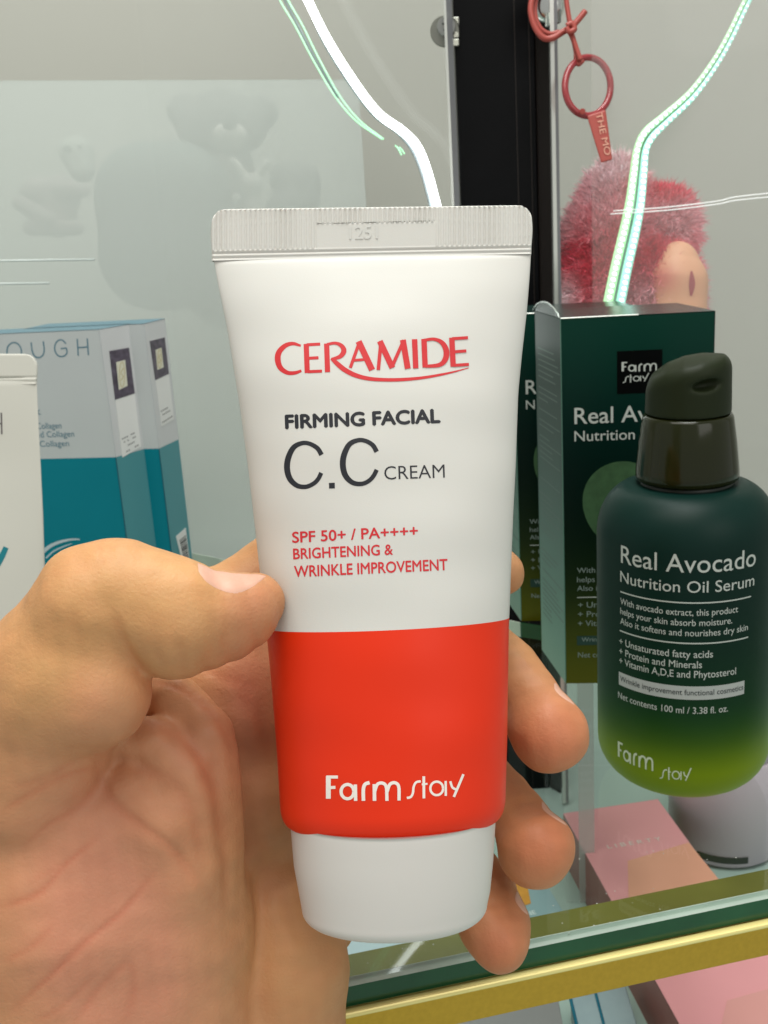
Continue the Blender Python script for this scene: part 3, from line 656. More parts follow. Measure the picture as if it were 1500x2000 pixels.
# pale swoosh on the teal front
bm = stroke_bm([([(280, 1660), (330, 1620), (400, 1592), (470, 1578), (520, 1578)], [26, 22, 18, 12, 8]), ([(300, 1700), (350, 1655), (420, 1622), (470, 1605)], [10, 10, 8, 4])], 5)
for v_ in bm.verts:
    x, y = axy(v_.co.x / 3.3333, 580 + v_.co.y / 3.3333); v_.co.x = x; v_.co.y = y
V, F = plane_print(bm, baseA, ad, Zu, .09, NA); mesh('swoosh_print', V, F, mat('pale_swoosh', (.45, .52, .56), .4), tA)
def side_stuff(t, base, sdir, D, x_of, pts_px, barcode):
    Ns = np.cross(sdir, Zu)
    def sxy(px, py):
        r = ray(px, py); k = base.dot(Ns) / r.dot(Ns); p = r * k - base; return p.dot(sdir), p[2]
    def patch(nm, q, m, lift, parent):
        V = [base + sdir * x + Zu * z + Ns * .01 for x, z in q] + [base + sdir * x + Zu * z + Ns * lift for x, z in q]; V, F = hexa(V); return mesh(nm, V, F, m, parent)
    st, dk, gp, lines = pts_px
    s_ = patch('sticker', [sxy(*p) for p in st], mat('white_sticker', (.68, .67, .66), .4), .12, t)
    BASE[s_.name] = BASE[t.name]
    def sub(nm, pp, m, lift): return patch(nm, [sxy(*p) for p in pp], m, lift, s_)
    sub('dark_seal', dk, mat('dark_violet_seal', (.085, .07, .095), .35, noise=.95, nscale=420), .18)
    sub('gold_panel', gp, mat('cream_seal_window', (.62, .60, .50), .4), .24)
    cx = sum(p[0] for p in gp) / 4; cy = sum(p[1] for p in gp) / 4; hh = abs(gp[0][1] - gp[2][1]) * .42; wh = abs(gp[0][0] - gp[1][0]) * .30
    st_ = [(circ(cx, cy, wh, hh), 1.0), ([(cx + wh * .5, cy - hh * .5), (cx - wh * .5, cy - hh * .1), (cx + wh * .5, cy + hh * .15), (cx - wh * .5, cy + hh * .5)], 1.2)]
    bm = stroke_bm(st_, 2)
    for v_ in bm.verts:
        x, y = sxy(v_.co.x, v_.co.y); v_.co.x = x; v_.co.y = y
    V, F = plane_print(bm, base, sdir, Zu, .28, Ns); mesh('gold_emblem', V, F, mat('gold_ink', (.45, .36, .12), .4), s_)
    V = []; F = []
    for (x0, y0, x1, y1) in lines:
        n = 7
        for k in range(n):
            if random.random() < .15: continue
            a = k / n; b2_ = (k + .72) / n
            q = [sxy(x0 + (x1 - x0) * a, y0 + (y1 - y0) * a), sxy(x0 + (x1 - x0) * b2_, y0 + (y1 - y0) * b2_), sxy(x0 + (x1 - x0) * b2_, y0 + (y1 - y0) * b2_ - 2.6), sxy(x0 + (x1 - x0) * a, y0 + (y1 - y0) * a - 2.6)]
            i0 = len(V); V += [base + sdir * x + Zu * z + Ns * .17 for x, z in q]; F.append((i0, i0 + 1, i0 + 2, i0 + 3))
    mesh('fine_print', V, F, mat('grey_ink', (.16, .15, .16), .5), s_)
    if barcode:
        bst = patch('barcode_label', [sxy(*p) for p in barcode], mat('white_sticker'), .12, t); BASE[bst.name] = BASE[t.name]
        (xa, ya), (xb, yb), (xc, yc), (xd_, yd_) = barcode; V = []; F = []; y = .22
        while y < .93:
            hh_ = random.choice((.02, .03, .045)); i0 = len(V)
            def at_(u_, v_): return sxy(xd_ + (xa - xd_) * v_ + ((xc - xd_) * (1 - v_) + (xb - xa) * v_) * u_, yd_ + (ya - yd_) * v_ + ((yc - yd_) * (1 - v_) + (yb - ya) * v_) * u_)
            q = [at_(.22, y), at_(.92, y), at_(.92, y + hh_), at_(.22, y + hh_)]; V += [base + sdir * x + Zu * z + Ns * .18 for x, z in q]; F.append((i0, i0 + 1, i0 + 2, i0 + 3)); y += hh_ + random.choice((.02, .03, .04))
        mesh('barcode_bars', V, F, M_INK, bst)
c_ = lambda x, y: (x / 3.3333, 580 + y / 3.3333)
side_stuff(tA, baseA, sA, DA, None, ([c_(796, 1045), c_(918, 975), c_(838, 330), c_(712, 352)],
    [c_(748, 670), c_(876, 628), c_(838, 330), c_(710, 352)], [c_(772, 605), c_(828, 578), c_(812, 410), c_(754, 425)],
    [tuple(list(c_(792, 930)) + list(c_(892, 880))), tuple(list(c_(805, 950)) + list(c_(885, 912))), tuple(list(c_(822, 975)) + list(c_(876, 945))), tuple(list(c_(806, 1020)) + list(c_(904, 965)))]), None)
side_stuff(tB, baseB, sB, DB, None, ([c_(1052, 842), c_(1132, 795), c_(1070, 262), c_(976, 284)],
    [c_(1010, 542), c_(1098, 500), c_(1070, 262), c_(974, 286)], [c_(1022, 475), c_(1062, 458), c_(1048, 330), c_(1010, 345)],
    [tuple(list(c_(1045, 750)) + list(c_(1112, 712))), tuple(list(c_(1056, 772)) + list(c_(1108, 742))), tuple(list(c_(1054, 822)) + list(c_(1124, 778)))]),
    [c_(1185, 1722), c_(1232, 1700), c_(1208, 1502), c_(1145, 1560)])

# ================================================================== SERUM BOTTLE
axy_ = AX[:2]; tow2 = -axy_ / np.linalg.norm(axy_); right2 = np.array([-tow2[1], tow2[0]]); 
if right2[0] < 0: right2 = -right2
RB = 160 * 286 / FPX
zC0 = Zat(axy_, 936); zC1 = Zat(axy_, 806); zTop = Zat(axy_, 694)
prof = []
rb = 10.5
for k in range(10):                                       # rounded foot
    a = math.radians(90 * k / 9); prof.append((RB - rb + rb * math.sin(a) if k else RB - rb, ZS + rb - rb * math.cos(a)))
zs_ = zC0 - 13.5
prof += [(RB, ZS + rb + (zs_ - ZS - rb) * t) for t in (.33, .66)]
neck = 93 * 280 / FPX
for k in range(13):                                       # soft shoulder
    a = math.radians(90 * k / 12); prof.append((neck - .5 + (RB - neck + .5) * math.cos(a) ** .92, zs_ + (zC0 - zs_ - .6) * math.sin(a)))
bott = empty('serum_bottle', 'dark green pump bottle fading to lime at its foot, standing on the glass shelf edge', 'bottle', (axy_[0], axy_[1], ZS))
V, F = lathe([(0.5, ZS + .3)] + prof, axy_, 96)
Hb = zC0 - ZS
M_BOT = grad_mat('green_bottle_lacquer', [(0, (.27, .34, .006)), (.14, (.17, .26, .006)), (.24, (.016, .070, .006)), (.36, (.002, .026, .010)), (.65, (.0015, .014, .010)), (1, (.003, .020, .016))], ZS, zC0, .42, .17)
mesh('bottle_body', V, F, M_BOT, bott, smooth=True)
V, F = lathe([(neck - 1.2, zC0 - 2), (neck - 1.2, zC0 + .8)], axy_, 64); mesh('neck', V, F, mat('dark_neck', (.006, .012, .008), .4), bott, smooth=True)
r0 = 92 * 282 / FPX; r1 = 79 * 282 / FPX
V, F = lathe([(r0 * .5, zC0 + .4), (r0 - .5, zC0 + .4), (r0, zC0 + 1.0), (r0 - .1, zC0 + 3), (r1 + 1.0, zC0 + (zC1 - zC0) * .55), (r1 + .1, zC1 - 1), (r1 - .25, zC1 - .3), (r1 - .8, zC1), (r1 * .5, zC1)], axy_, 80)
mesh('collar', V, F, mat('glossy_olive_plastic', (.012, .014, .003), .15, spec=.35, coat=.05), bott, smooth=True)

# pump head as a signed-distance solid
import openvdb
def field_mesh(dist, lo, hi, vox):
    xs = [np.arange(lo[i], hi[i], vox, dtype=np.float32) for i in range(3)]
    A = dist(*np.meshgrid(*xs, indexing='ij')).astype(np.float32)
    g = openvdb.FloatGrid(); g.background = 3.0; g.copyFromArray(np.ascontiguousarray(A), tolerance=0.0)
    pts, quads = g.convertToQuads(isovalue=0.0)
    return pts * vox + np.array(lo), quads[:, ::-1] if True else quads
def smin(a, b, k):
    h = np.clip(.5 + .5 * (b - a) / k, 0, 1); return b * (1 - h) + a * h - k * h * (1 - h)
def smax(a, b, k): return -smin(-a, -b, k)
rh = 75.5 * 281 / FPX
# local frame of the head: x to the picture's right, y away, z up
sp_ang = math.radians(8); hx = np.array([right2[0], right2[1]]); hy = -tow2
HT = zTop - zC1
def head(x, y, z):
    r = np.sqrt(x * x + y * y) - rh + z * .018
    prof_ = np.interp(x / rh, [-1.05, -1, -.85, -.5, -.1, .3, .8, 1.05], [.42, .50, .66, .84, .955, 1.0, .985, .90]) * HT
    d = smax(r, (z - prof_ + .02 * y * y) * .8, 2.2)
    d = np.maximum(d, -z)
    nx, ny_, nz = (x - .52 * rh) / 4.3, (y + 9.4) / 3.0, (z - HT * .565 - (x - .52 * rh) * .10) / 1.5
    nd = (np.sqrt(nx * nx + ny_ * ny_ + nz * nz) - 1) * 1.6
    return smax(d, -nd, .7)
pv, pf = field_mesh(head, (-15, -15, -1), (15, 15, HT + 3), .35)
pw = np.array([[axy_[0] + hx[0] * a + hy[0] * b, axy_[1] + hx[1] * a + hy[1] * b, zC1 + .3 + c] for a, b, c in pv])
o = mesh('pump_head', pw, pf, mat('matte_olive_plastic', (.014, .019, .008), .45, spec=.14, bump=.1, bscale=3000), bott, smooth=True)
# printed lettering wrapped round the body
def wrap_print(bm, lift=.07, zfun=None):
    V, F = bm_arrays(bm); out = []
    for s_, z, k in V:
        a = s_ / RB; R_ = RB + lift + .005 * k
        if z < ZS + rb: R_ = RB - rb + math.sqrt(max(0.01, rb * rb - (ZS + rb - z) ** 2)) + lift + .005 * k
        d = tow2 * math.cos(a) + right2 * math.sin(a); out.append((axy_[0] + d[0] * R_, axy_[1] + d[1] * R_, z))
    return out, F
fxy = axy_ + tow2 * RB
def arc_x(px):                      # arc length where a photo column meets the body
    best = min(np.linspace(-1.25, 1.25, 501), key=lambda a: abs(proj(np.array([*(axy_ + (tow2 * math.cos(a) + right2 * math.sin(a)) * RB), ZS + 50]))[0] - px)); return best * RB
def btext(s, px0, px1, pyc, cap_px, m, bold=0.0, lift=.07):
    z = Zat(fxy, pyc); zh = Zat(fxy, pyc - cap_px); bm = refine(fit(text2d(s, bold), arc_x(px0), z, arc_x(px1), zh - z), 1.6)
    V, F = wrap_print(bm, lift); mesh('lettering', V, F, m, bott)
btext('Real Avocado', 1213, 1471, 1118, 35, M_SILVER, .002)
btext('Nutrition Oil Serum', 1212, 1470, 1157, 22, M_SILVER, .002)
btext('With avocado extract, this product', 1212, 1440, 1202, 12.5, M_SILVER)
btext('helps your skin absorb moisture.', 1212, 1430, 1222, 12.5, M_SILVER)
btext('Also it softens and nourishes dry skin', 1212, 1461, 1242, 12.5, M_SILVER)
btext('+ Unsaturated fatty acids', 1210, 1394, 1284, 13.5, M_SILVER, .004)
btext('+ Protein and Minerals', 1210, 1373, 1304, 13.5, M_SILVER, .004)
btext('+ Vitamin A,D,E and Phytosterol', 1210, 1440, 1323, 13.5, M_SILVER, .004)
btext('Net contents 100 ml / 3.38 fl. oz.', 1208, 1427, 1393, 12.5, M_SILVER, .004)
def bband(nm, px0, px1, py0, py1, m, lift):
    a0, a1 = arc_x(px0), arc_x(px1); z0, z1 = Zat(fxy, py0), Zat(fxy, py1); bm = bmesh.new(); n = 30; L = []
    for k in range(n + 1): x = a0 + (a1 - a0) * k / n; L.append((bm.verts.new((x, z0, 0)), bm.verts.new((x, z1, 0))))
    for k in range(n): bm.faces.new((L[k][0], L[k + 1][0], L[k + 1][1], L[k][1]))
    V, F = wrap_print(bm, lift); mesh(nm, V, F, m, bott)
bband('rule', 1212, 1465, 1178.5, 1176, M_SILVER, .06); bband('rule', 1211, 1462, 1257.5, 1255, M_SILVER, .06)
bband('silver_band', 1209, 1458, 1366, 1340, mat('silver_band_print', (.40, .42, .41), .4), .05)
btext('Wrinkle improvement functional cosmetics', 1212, 1456, 1357, 10.5, mat('dark_band_ink', (.03, .04, .04), .5), .004, .09)
for ST, px0, px1, py, h_ in ((MARK_A, 1207, 1279, 1510, 31), (MARK_B, 1292, 1357, 1522, 26)):
    z0 = Zat(axy_ + tow2 * (RB - 1.2), py); z1 = Zat(axy_ + tow2 * (RB - .5), py - h_)
    bm = flip_y(stroke_bm(ST, 4)); xs = [v_.co.x for v_ in bm.verts]; ys = [v_.co.y for v_ in bm.verts]
    a0, a1 = arc_x(px0), arc_x(px1); sx = (a1 - a0) / (max(xs) - min(xs)); sy = (z1 - z0) / (max(ys) - min(ys))
    xform(bm, sx, a0 - min(xs) * sx, sy, z0 - min(ys) * sy); V, F = wrap_print(bm, .09); mesh('lettering', V, F, mat('pale_logo_ink', (.55, .62, .45), .4), bott)

# ================================================================== SQUEEZE TUBES
TD = 175.0
TOWc = C2W @ np.array([0, 0, 1.0])
def place(x, y, w_, D=TD): return P(x, y, D) + TOWc * w_
def ell_b(a, per):
    lo, hi = 0.0, a
    def pe(b): h = ((a - b) / (a + b)) ** 2; return math.pi * (a + b) * (1 + 3 * h / (10 + math.sqrt(4 - 3 * h)))
    if pe(0.0001) >= per: return 0.0
    for _ in range(40):
        m_ = (lo + hi) / 2
        if pe(m_) < per: lo = m_
        else: hi = m_
    return lo
def interp(tab, y): return float(np.interp(y, [t[0] for t in tab], [t[1] for t in tab]))
def loft(rings, seg, D):
    V = []; F = []
    for (cx, cy, a, b, t) in rings:
        for k in range(seg):
            th = 2 * math.pi * k / seg; u_ = a * math.cos(th); w_ = b * math.sin(th)
            V.append(place(cx + u_ * math.cos(t), cy - u_ * math.sin(t), w_ * D / FPX, D))
    for i in range(len(rings) - 1):
        for k in range(seg): F.append((i * seg + k, (i + 1) * seg + k, (i + 1) * seg + (k + 1) % seg, i * seg + (k + 1) % seg))
    return V, F
def crimp_grid(xl, xr, y0, y1, rad, tilt0, tilt1, D, pitch, flat, hmm=.5, rib=.14, corner_r=True):
    V = []; F = []; nx = int((xr - xl) / 1.6); ny = int((y1 - y0) / 1.8)
    W = (xr - xl) / 2; cx = (xl + xr) / 2
    for side in (1, -1):
        for j in range(ny + 1):
            y = y0 + (y1 - y0) * j / ny; dy = y - y0; ins = rad - math.sqrt(max(0, rad * rad - (rad - dy) ** 2)) if dy < rad else 0.0
            ins -= 2.5 * math.exp(-((y - (y0 + y1) * .5) / 26) ** 2)
            t = tilt0 + (tilt1 - tilt0) * j / ny
            for i in range(nx + 1):
                u_ = -(W - ins) + 2 * (W - ins) * i / nx; X = cx + u_
                h = hmm
                ribm = 1.0 if dy > 3 and y < y1 - 18 else 0.0
                if flat and flat[0] < X < flat[1] and y > flat[2]: ribm = 0.0; h = hmm - (.10 if y < y1 - 18 else 0)
                jit = 1 + .35 * math.sin(X * .071) * math.sin(X * .023 + 1)
                if ribm: h += rib * jit * (math.cos(2 * math.pi * X / pitch) - .4 - .5 * (math.cos(2 * math.pi * X / pitch) < -.55))
                if side > 0: h -= .34 * math.exp(-((y - (y1 - 14)) / 2.2) ** 2) + .26 * math.exp(-((y - (y1 - 5)) / 2.0) ** 2)
                e_ = min(1, (W - abs(u_) - ins + .01) / 3.0); e_ = max(e_, .0); ed = min(1.0, dy / 3.0)
                h *= (.15 + .85 * math.sqrt(e_)) * (.15 + .85 * math.sqrt(ed))
                V.append(place(X, y - u_ * math.tan(t), side * h, D))
    st = (nx + 1) * (ny + 1)
    for s_ in (0, 1):
        for j in range(ny):
            for i in range(nx):
                q = (s_ * st + j * (nx + 1) + i, s_ * st + j * (nx + 1) + i + 1, s_ * st + (j + 1) * (nx + 1) + i + 1, s_ * st + (j + 1) * (nx + 1) + i)
                F.append(q if s_ else q[::-1])
    for i in range(nx): F.append((i, i + 1, st + i + 1, st + i))
    for j in range(ny):
        a = j * (nx + 1); b = a + nx + 1; F.append((a, st + a, st + b, b)); a += nx; b += nx; F.append((a, b, st + b, st + a))
    return V, F
rad_ = math.radians
tb = empty('cream_tube', 'white squeeze tube with an orange-red lower band held in the hand', 'cream tube', place(770, 1790, 0))
EL = [(503, 418), (540, 424), (620, 441), (700, 455), (780, 468), (900, 484), (1000, 496), (1100, 507), (1230, 521), (1330, 531), (1460, 541), (1560, 547), (1583, 551)]
ER = [(503, 1037), (540, 1035), (620, 1029), (700, 1020), (780, 1012), (900, 1008), (1000, 1003), (1100, 999), (1230, 994), (1330, 992), (1460, 990), (1560, 987), (1583, 984)]
TL = [(405, rad_(.8)), (503, rad_(1.2)), (700, rad_(2.1)), (1000, rad_(2.7)), (1230, rad_(2.6)), (1500, rad_(2.0)), (1850, rad_(1.6))]
PER = 2 * 621.0; DENT = {}
rings = []
ys = sorted(set([496, 500, 503, 508, 514, 522] + list(range(530, 1211, 20)) + [1213.0, 1216.0] + list(range(1232, 1555, 20)) + [1560]))
for y in ys:
    yy = max(y, 503); xl, xr = interp(EL, yy), interp(ER, yy); a = (xr - xl) / 2; b = ell_b(a, PER) * .90
    if y <= 503: b = 5 + (y - 496) * .15
    b = max(b, 5.5); DENT[len(rings)] = y; rings.append(((xl + xr) / 2, y, a, b, interp(TL, y)))
xl, xr = interp(EL, 1560), interp(ER, 1560); c0 = (xl + xr) / 2; a0 = (xr - xl) / 2; b0 = rings[-1][3]
for k in range(1, 9):
    th = rad_(90 * k / 8); rings.append((c0, 1560 + 42 * math.sin(th), a0 - 19 * (1 - math.cos(th)), b0 - 19 * (1 - math.cos(th)), interp(TL, 1600)))
rings.append((c0, 1603, a0 - 60, b0 - 60, interp(TL, 1600)))
V, F = loft(rings, 128, TD)
_a = np.array(V); _w = np.clip((np.repeat([r[1] for r in rings], 128) - 520) / 80, 0, 1) * np.clip((1560 - np.repeat([r[1] for r in rings], 128)) / 60, 0, 1)
_th = np.tile(2 * np.pi * np.arange(128) / 128, len(rings)); _y = np.repeat([r[1] for r in rings], 128)
_d = .12 * np.sin(_y * .0125 + 1.1 + 1.3 * np.cos(_th)) * np.sin(_th * 2 + .6) + .07 * np.sin(_y * .031 + 3 * np.cos(_th)) + .05 * np.sin(_y * .05 - 2.2 * np.cos(_th) + 1)
V = list(_a + TOWc[None, :] * (_d * _w * (np.sin(_th) > -.2))[:, None])
n_split = ys.index(1216.0)
fm = []
for i in range(len(rings) - 1): fm += [0 if i < n_split else 1] * 128
F.append(tuple(range((len(rings) - 1) * 128, len(rings) * 128))); fm.append(1); F.append(tuple(range(128))[::-1]); fm.append(0)
mesh('tube_body', V, F, None, tb, smooth=True, mats=[M_WHITE, M_RED], fmat=fm)
TUBE_BVH = BVHTree.FromPolygons([Vector(p) for p in V], F)
# cap
cr = []
CLl = [(1596, 567), (1680, 574), (1740, 585), (1768, 590)]; CRr = [(1596, 968), (1680, 963), (1740, 957), (1768, 951)]
for y in (1590, 1596, 1620, 1650, 1680, 1710, 1740, 1756, 1766):
    xl, xr = interp(CLl, y), interp(CRr, y); a = (xr - xl) / 2; cr.append(((xl + xr) / 2, y, a, a * .80, rad_(1.7)))
cx_, _, a1_, b1_, t_ = cr[-1]
for k in range(1, 9):
    th = rad_(90 * k / 8); cr.append((cx_, 1766 + 28 * math.sin(th), a1_ - 30 * (1 - math.cos(th)), b1_ - 30 * (1 - math.cos(th)), t_))
V, F = loft(cr, 112, TD); F.append(tuple(range((len(cr) - 1) * 112, len(cr) * 112))); F.append(tuple(range(112))[::-1])
mesh('cap', V, F, M_CAP, tb, smooth=True)
# crimped end
V, F = crimp_grid(414, 1037.5, 405, 504, 27, rad_(.75), rad_(1.2), TD, 9.7, (618, 850, 436))
mesh('crimped_end', V, F, M_WHITE, tb, smooth=True); CR_BVH = BVHTree.FromPolygons([Vector(p) for p in V], F)
bm = flip_y(fit(text2d('1251', .01), 682, 0, 738, 25)); 
for v_ in bm.verts: v_.co.y += 466 - (v_.co.x - 727) * .02
V, F = ray_print(bm, CR_BVH, .10); e_ = mesh('embossed_code', V, F, mat('embossed_white', (.62, .61, .58), .45), tb)
md = e_.modifiers.new('thickness', 'SOLIDIFY'); md.thickness = .12 * S
bm = stroke_bm([([(620, 437), (735, 434), (848, 431)], 1.6)], 14)
V, F = ray_print(bm, CR_BVH, .02); mesh('crimp_shade_line', V, F, mat('crimp_shadow_groove', (.30, .29, .27), .5), tb)  # shade at the crimp step painted as a grey line
def ttext(s, x0, y0, x1, y1, cap, m, bold=0.0, space=1.0):
    bm = fit(text2d(s, bold, space), x0, 0, x1, cap)
    flip_y(bm); sl = (y1 - y0) / (x1 - x0)
    for v_ in bm.verts: v_.co.y += y0 + sl * (v_.co.x - x0); v_.co.x += v_.co.y * 0 + (v_.co.y - y0) * -.035 * -1
    refine(bm, 6); V, F = ray_print(bm, TUBE_BVH, .03); mesh('lettering', V, F, m, tb)
CER = [([(292, 118), (240, 104), (190, 118), (150, 160), (142, 210), (160, 262), (205, 293), (255, 294), (296, 280)], [12, 20, 26, 32, 34, 30, 24, 20, 14]),
       ([(327, 106), (334, 295)], 30), ([(330, 112), (418, 107)], 17), ([(335, 200), (407, 196)], 17), ([(338, 287), (430, 283)], 17),
       ([(460, 104), (466, 290)], 30), ([(462, 110), (515, 101), (556, 118), (572, 152), (548, 188), (490, 207)], [16, 17, 24, 30, 24, 14]),
       ([(492, 200), (530, 236), (580, 276), (650, 311), (740, 333), (850, 340), (960, 338), (1080, 327), (1200, 307), (1300, 285), (1384, 262)], [18, 27, 28, 26, 22, 20, 19, 16, 13, 8, 3]),
       ([(614, 262), (674, 92)], 18), ([(668, 90), (756, 276)], 36), ([(640, 213), (722, 207)], 15),
       ([(796, 276), (814, 88)], 20), ([(806, 88), (888, 262)], 34), ([(884, 258), (962, 82)], 19), ([(956, 80), (988, 268)], 34),
       ([(1032, 76), (1040, 266)], 31), ([(1093, 74), (1101, 260)], 31), ([(1094, 82), (1160, 76), (1212, 100), (1238, 150), (1232, 205), (1194, 243), (1102, 253)], [16, 18, 26, 33, 32, 24, 16]),
       ([(1274, 66), (1283, 255)], 31), ([(1276, 73), (1379, 66)], 17), ([(1280, 159), (1368, 152)], 17), ([(1284, 247), (1385, 240)], 17)]
bm = stroke_bm([(p_, (np.array(w_) * 1.1 + 1).tolist() if not np.isscalar(w_) else w_ * 1.1 + 1) for p_, w_ in CER], 6)
for v_ in bm.verts: v_.co.x = 500 + v_.co.x / 3.3333; v_.co.y = 640 + v_.co.y / 3.3333
V, F = ray_print(bm, TUBE_BVH, .03); mesh('lettering', V, F, mat('bright_red_ink', (.58, .018, .024), .45), tb)
ttext('FIRMING FACIAL', 557, 837, 861, 825, 25.5, M_INK, .040)
bm = stroke_bm([([(427, 828), (400, 785), (350, 756), (300, 752), (245, 780), (210, 850), (203, 920), (222, 985), (268, 1028), (325, 1036), (375, 1015), (405, 985), (425, 945)], [31, 30, 28, 29, 34, 38, 39, 37, 32, 29, 28, 28, 28]),
                ([(494, 1010), (495, 1047)], 38),
                ([(786, 808), (760, 765), (715, 738), (665, 733), (608, 760), (573, 830), (566, 900), (584, 965), (630, 1009), (688, 1017), (735, 997), (765, 965), (786, 925)], [31, 30, 28, 29, 34, 38, 39, 37, 32, 29, 28, 28, 28])], 6)
for v_ in bm.verts: v_.co.x = 500 + v_.co.x / 3.3333; v_.co.y = 640 + v_.co.y / 3.3333
V, F = ray_print(bm, TUBE_BVH, .03); mesh('lettering', V, F, M_INK, tb)
ttext('CREAM', 751, 937, 869, 933, 26, M_INK, -.004)
ttext('SPF 50+ / PA++++', 571, 1060, 817, 1047, 20.5, M_REDINK, .018)
ttext('BRIGHTENING &', 573, 1092, 768, 1083, 20, M_REDINK, .018)
ttext('WRINKLE IMPROVEMENT', 575, 1127, 875, 1113, 21, M_REDINK, .018)
for ST in (MARK_A, MARK_B):
    bm = stroke_bm(ST, 6)
    for v_ in bm.verts: v_.co.x = 500 + v_.co.x / 2.885; v_.co.y = 1460 + v_.co.y / 2.885
    V, F = ray_print(bm, TUBE_BVH, .03); mesh('lettering', V, F, M_WINK, tb)

# far-left white tube standing in front of the teal cartons
D2 = 330.0
wt = empty('white_tube', 'white squeeze tube with a teal stroke cut off by the left frame edge', 'cream tube', place(-60, 1240, 0, D2))
EL2 = [(748, -262), (900, -255), (1300, -225)]; ER2 = [(748, 72), (800, 74), (900, 79), (1000, 84), (1180, 90), (1300, 93)]
rings = []
for y in [738, 745, 750, 758, 770] + list(range(790, 1301, 30)):
    yy = max(748, y); xl, xr = interp(EL2, yy), interp(ER2, yy); a = (xr - xl) / 2; b = max(4, min(ell_b(a, 2 * 335.), a * .8)); 
    if y < 750: b = 4
    rings.append(((xl + xr) / 2, y, a, b, rad_(1.0)))
V, F = loft(rings, 96, D2); F.append(tuple(range((len(rings) - 1) * 96, len(rings) * 96))); F.append(tuple(range(96))[::-1])
M_W2 = mat('pearly_white_plastic', (.53, .52, .47), .4, spec=.45, bump=.08, bscale=4000)
mesh('tube_body', V, F, M_W2, wt, smooth=True); T2 = BVHTree.FromPolygons([Vector(p) for p in V], F)
V, F = loft([(-62, 1300, 130, 110, .02), (-62, 1306, 130, 110, .02), (-62, 1420, 120, 100, .02)], 64, D2); F.append(tuple(range(128, 192))); F.append(tuple(range(64))[::-1]); mesh('cap', V, F, M_CAP, wt, smooth=True)
V, F = crimp_grid(-262, 71, 691, 752, 24, rad_(0), rad_(.5), D2, 9, (-400, 400, 0), hmm=.6); mesh('crimped_end', V, F, M_W2, wt, smooth=True)
bm = stroke_bm([([(-20, 804), (-19, 852)], 3.0), ([(2.6, 806), (3.6, 848)], 3.0), ([(-20, 829), (3, 827)], 2.6)], 4); V, F = ray_print(bm, T2, .08); mesh('lettering', V, F, mat('brown_grey_ink', (.10, .09, .09), .5), wt)
bm = stroke_bm([([(12, 1069), (2, 1090), (-16, 1122), (-34, 1150)], [10, 12, 10, 3])], 6); V, F = ray_print(bm, T2, .08); mesh('teal_stroke', V, F, mat('teal_ink', (.004, .17, .21), .4), wt)

# ================================================================== HAND
def camsp(px, py, d): return np.array([(px - 750) / FPX * d, (1000 - py) / FPX * d, -d])
GROUPS = [
    # (inner blend mm, chains of (px, py, depth, radius px))
    ('thumb_tip', 5.0, [[(499, 1176, 167.5, 58), (470, 1193, 166, 77), (430, 1203, 165, 92), (385, 1210, 164, 104), (345, 1209, 163, 118), (290, 1186, 163, 118), (232, 1160, 163, 108)]]),
    ('thumb_base', 6.0, [[(232, 1160, 163, 104), (190, 1185, 163, 116), (110, 1320, 167, 140), (50, 1500, 174, 175)],
                         [(196, 1362, 161, 93), (130, 1330, 165, 110)]]),
    ('thenar', 9.0, [[(60, 1560, 178, 150), (130, 1760, 180, 215), (150, 2000, 184, 250), (180, 2300, 190, 290), (200, 2650, 200, 280)],
                     [(225, 1600, 175, 100), (330, 1800, 184, 150), (330, 2050, 190, 200)],
                     [(60, 1430, 182, 120), (60, 1600, 180, 150)], [(-60, 1600, 182, 160), (-60, 2200, 190, 260)]]),
    ('fold_a', 5.0, [[(262, 1340, 182, 42), (340, 1366, 177, 50), (402, 1430, 175, 54), (418, 1520, 176, 54), (420, 1660, 178, 58), (410, 1850, 183, 66), (400, 2060, 188, 80)]]),
    ('fold_b', 5.0, [[(235, 1440, 173, 42), (305, 1448, 171, 48), (362, 1510, 171, 50), (380, 1610, 173, 56), (385, 1760, 178, 66), (380, 1900, 184, 80)]]),
    ('fold_c', 6.0, [[(262, 1540, 171, 52), (310, 1600, 171, 62), (340, 1700, 174, 76), (345, 1830, 179, 96)]]),
    ('palm', 9.0, [[(430, 1240, 200, 95), (475, 1380, 199, 100), (500, 1560, 199, 105), (520, 1720, 202, 105)],
                   [(480, 1380, 200, 100), (640, 1300, 206, 85)], [(500, 1560, 200, 100), (680, 1540, 210, 90)],
                   [(330, 1400, 196, 100), (300, 1700, 200, 170), (320, 2050, 200, 220)],
                   [(440, 1300, 200, 100), (330, 1180, 200, 70)]]),
    ('heel', 8.0, [[(520, 1650, 199, 70), (548, 1800, 195, 98), (557, 1890, 194, 114), (535, 2020, 195, 128), (480, 2250, 198, 190), (330, 2650, 205, 250)],
                   [(600, 1720, 206, 80), (635, 1800, 212, 62)]]),
    ('index', 5.0, [[(440, 1200, 203, 84), (660, 1020, 206, 72), (840, 1030, 206, 56), (930, 1080, 202, 50), (982, 1118, 195, 43)]]),
    ('middle', 4.5, [[(500, 1330, 208, 90), (720, 1230, 210, 84), (880, 1230, 210, 78), (997, 1306, 203, 58), (1046, 1388, 196, 66), (1072, 1431, 191, 78)]]),
    ('ring', 4.5, [[(520, 1500, 212, 90), (720, 1450, 213, 82), (880, 1470, 212, 70), (985, 1552, 204, 50), (1024, 1616, 197, 61), (1046, 1656, 192, 77)]]),
    ('pinky', 4.5, [[(540, 1640, 212, 80), (740, 1620, 214, 66), (880, 1650, 211, 52), (968, 1735, 202, 40), (968, 1800, 197, 54), (976, 1842, 193, 55)], [(968, 1800, 197, 54), (938, 1806, 194, 40)]]),
]
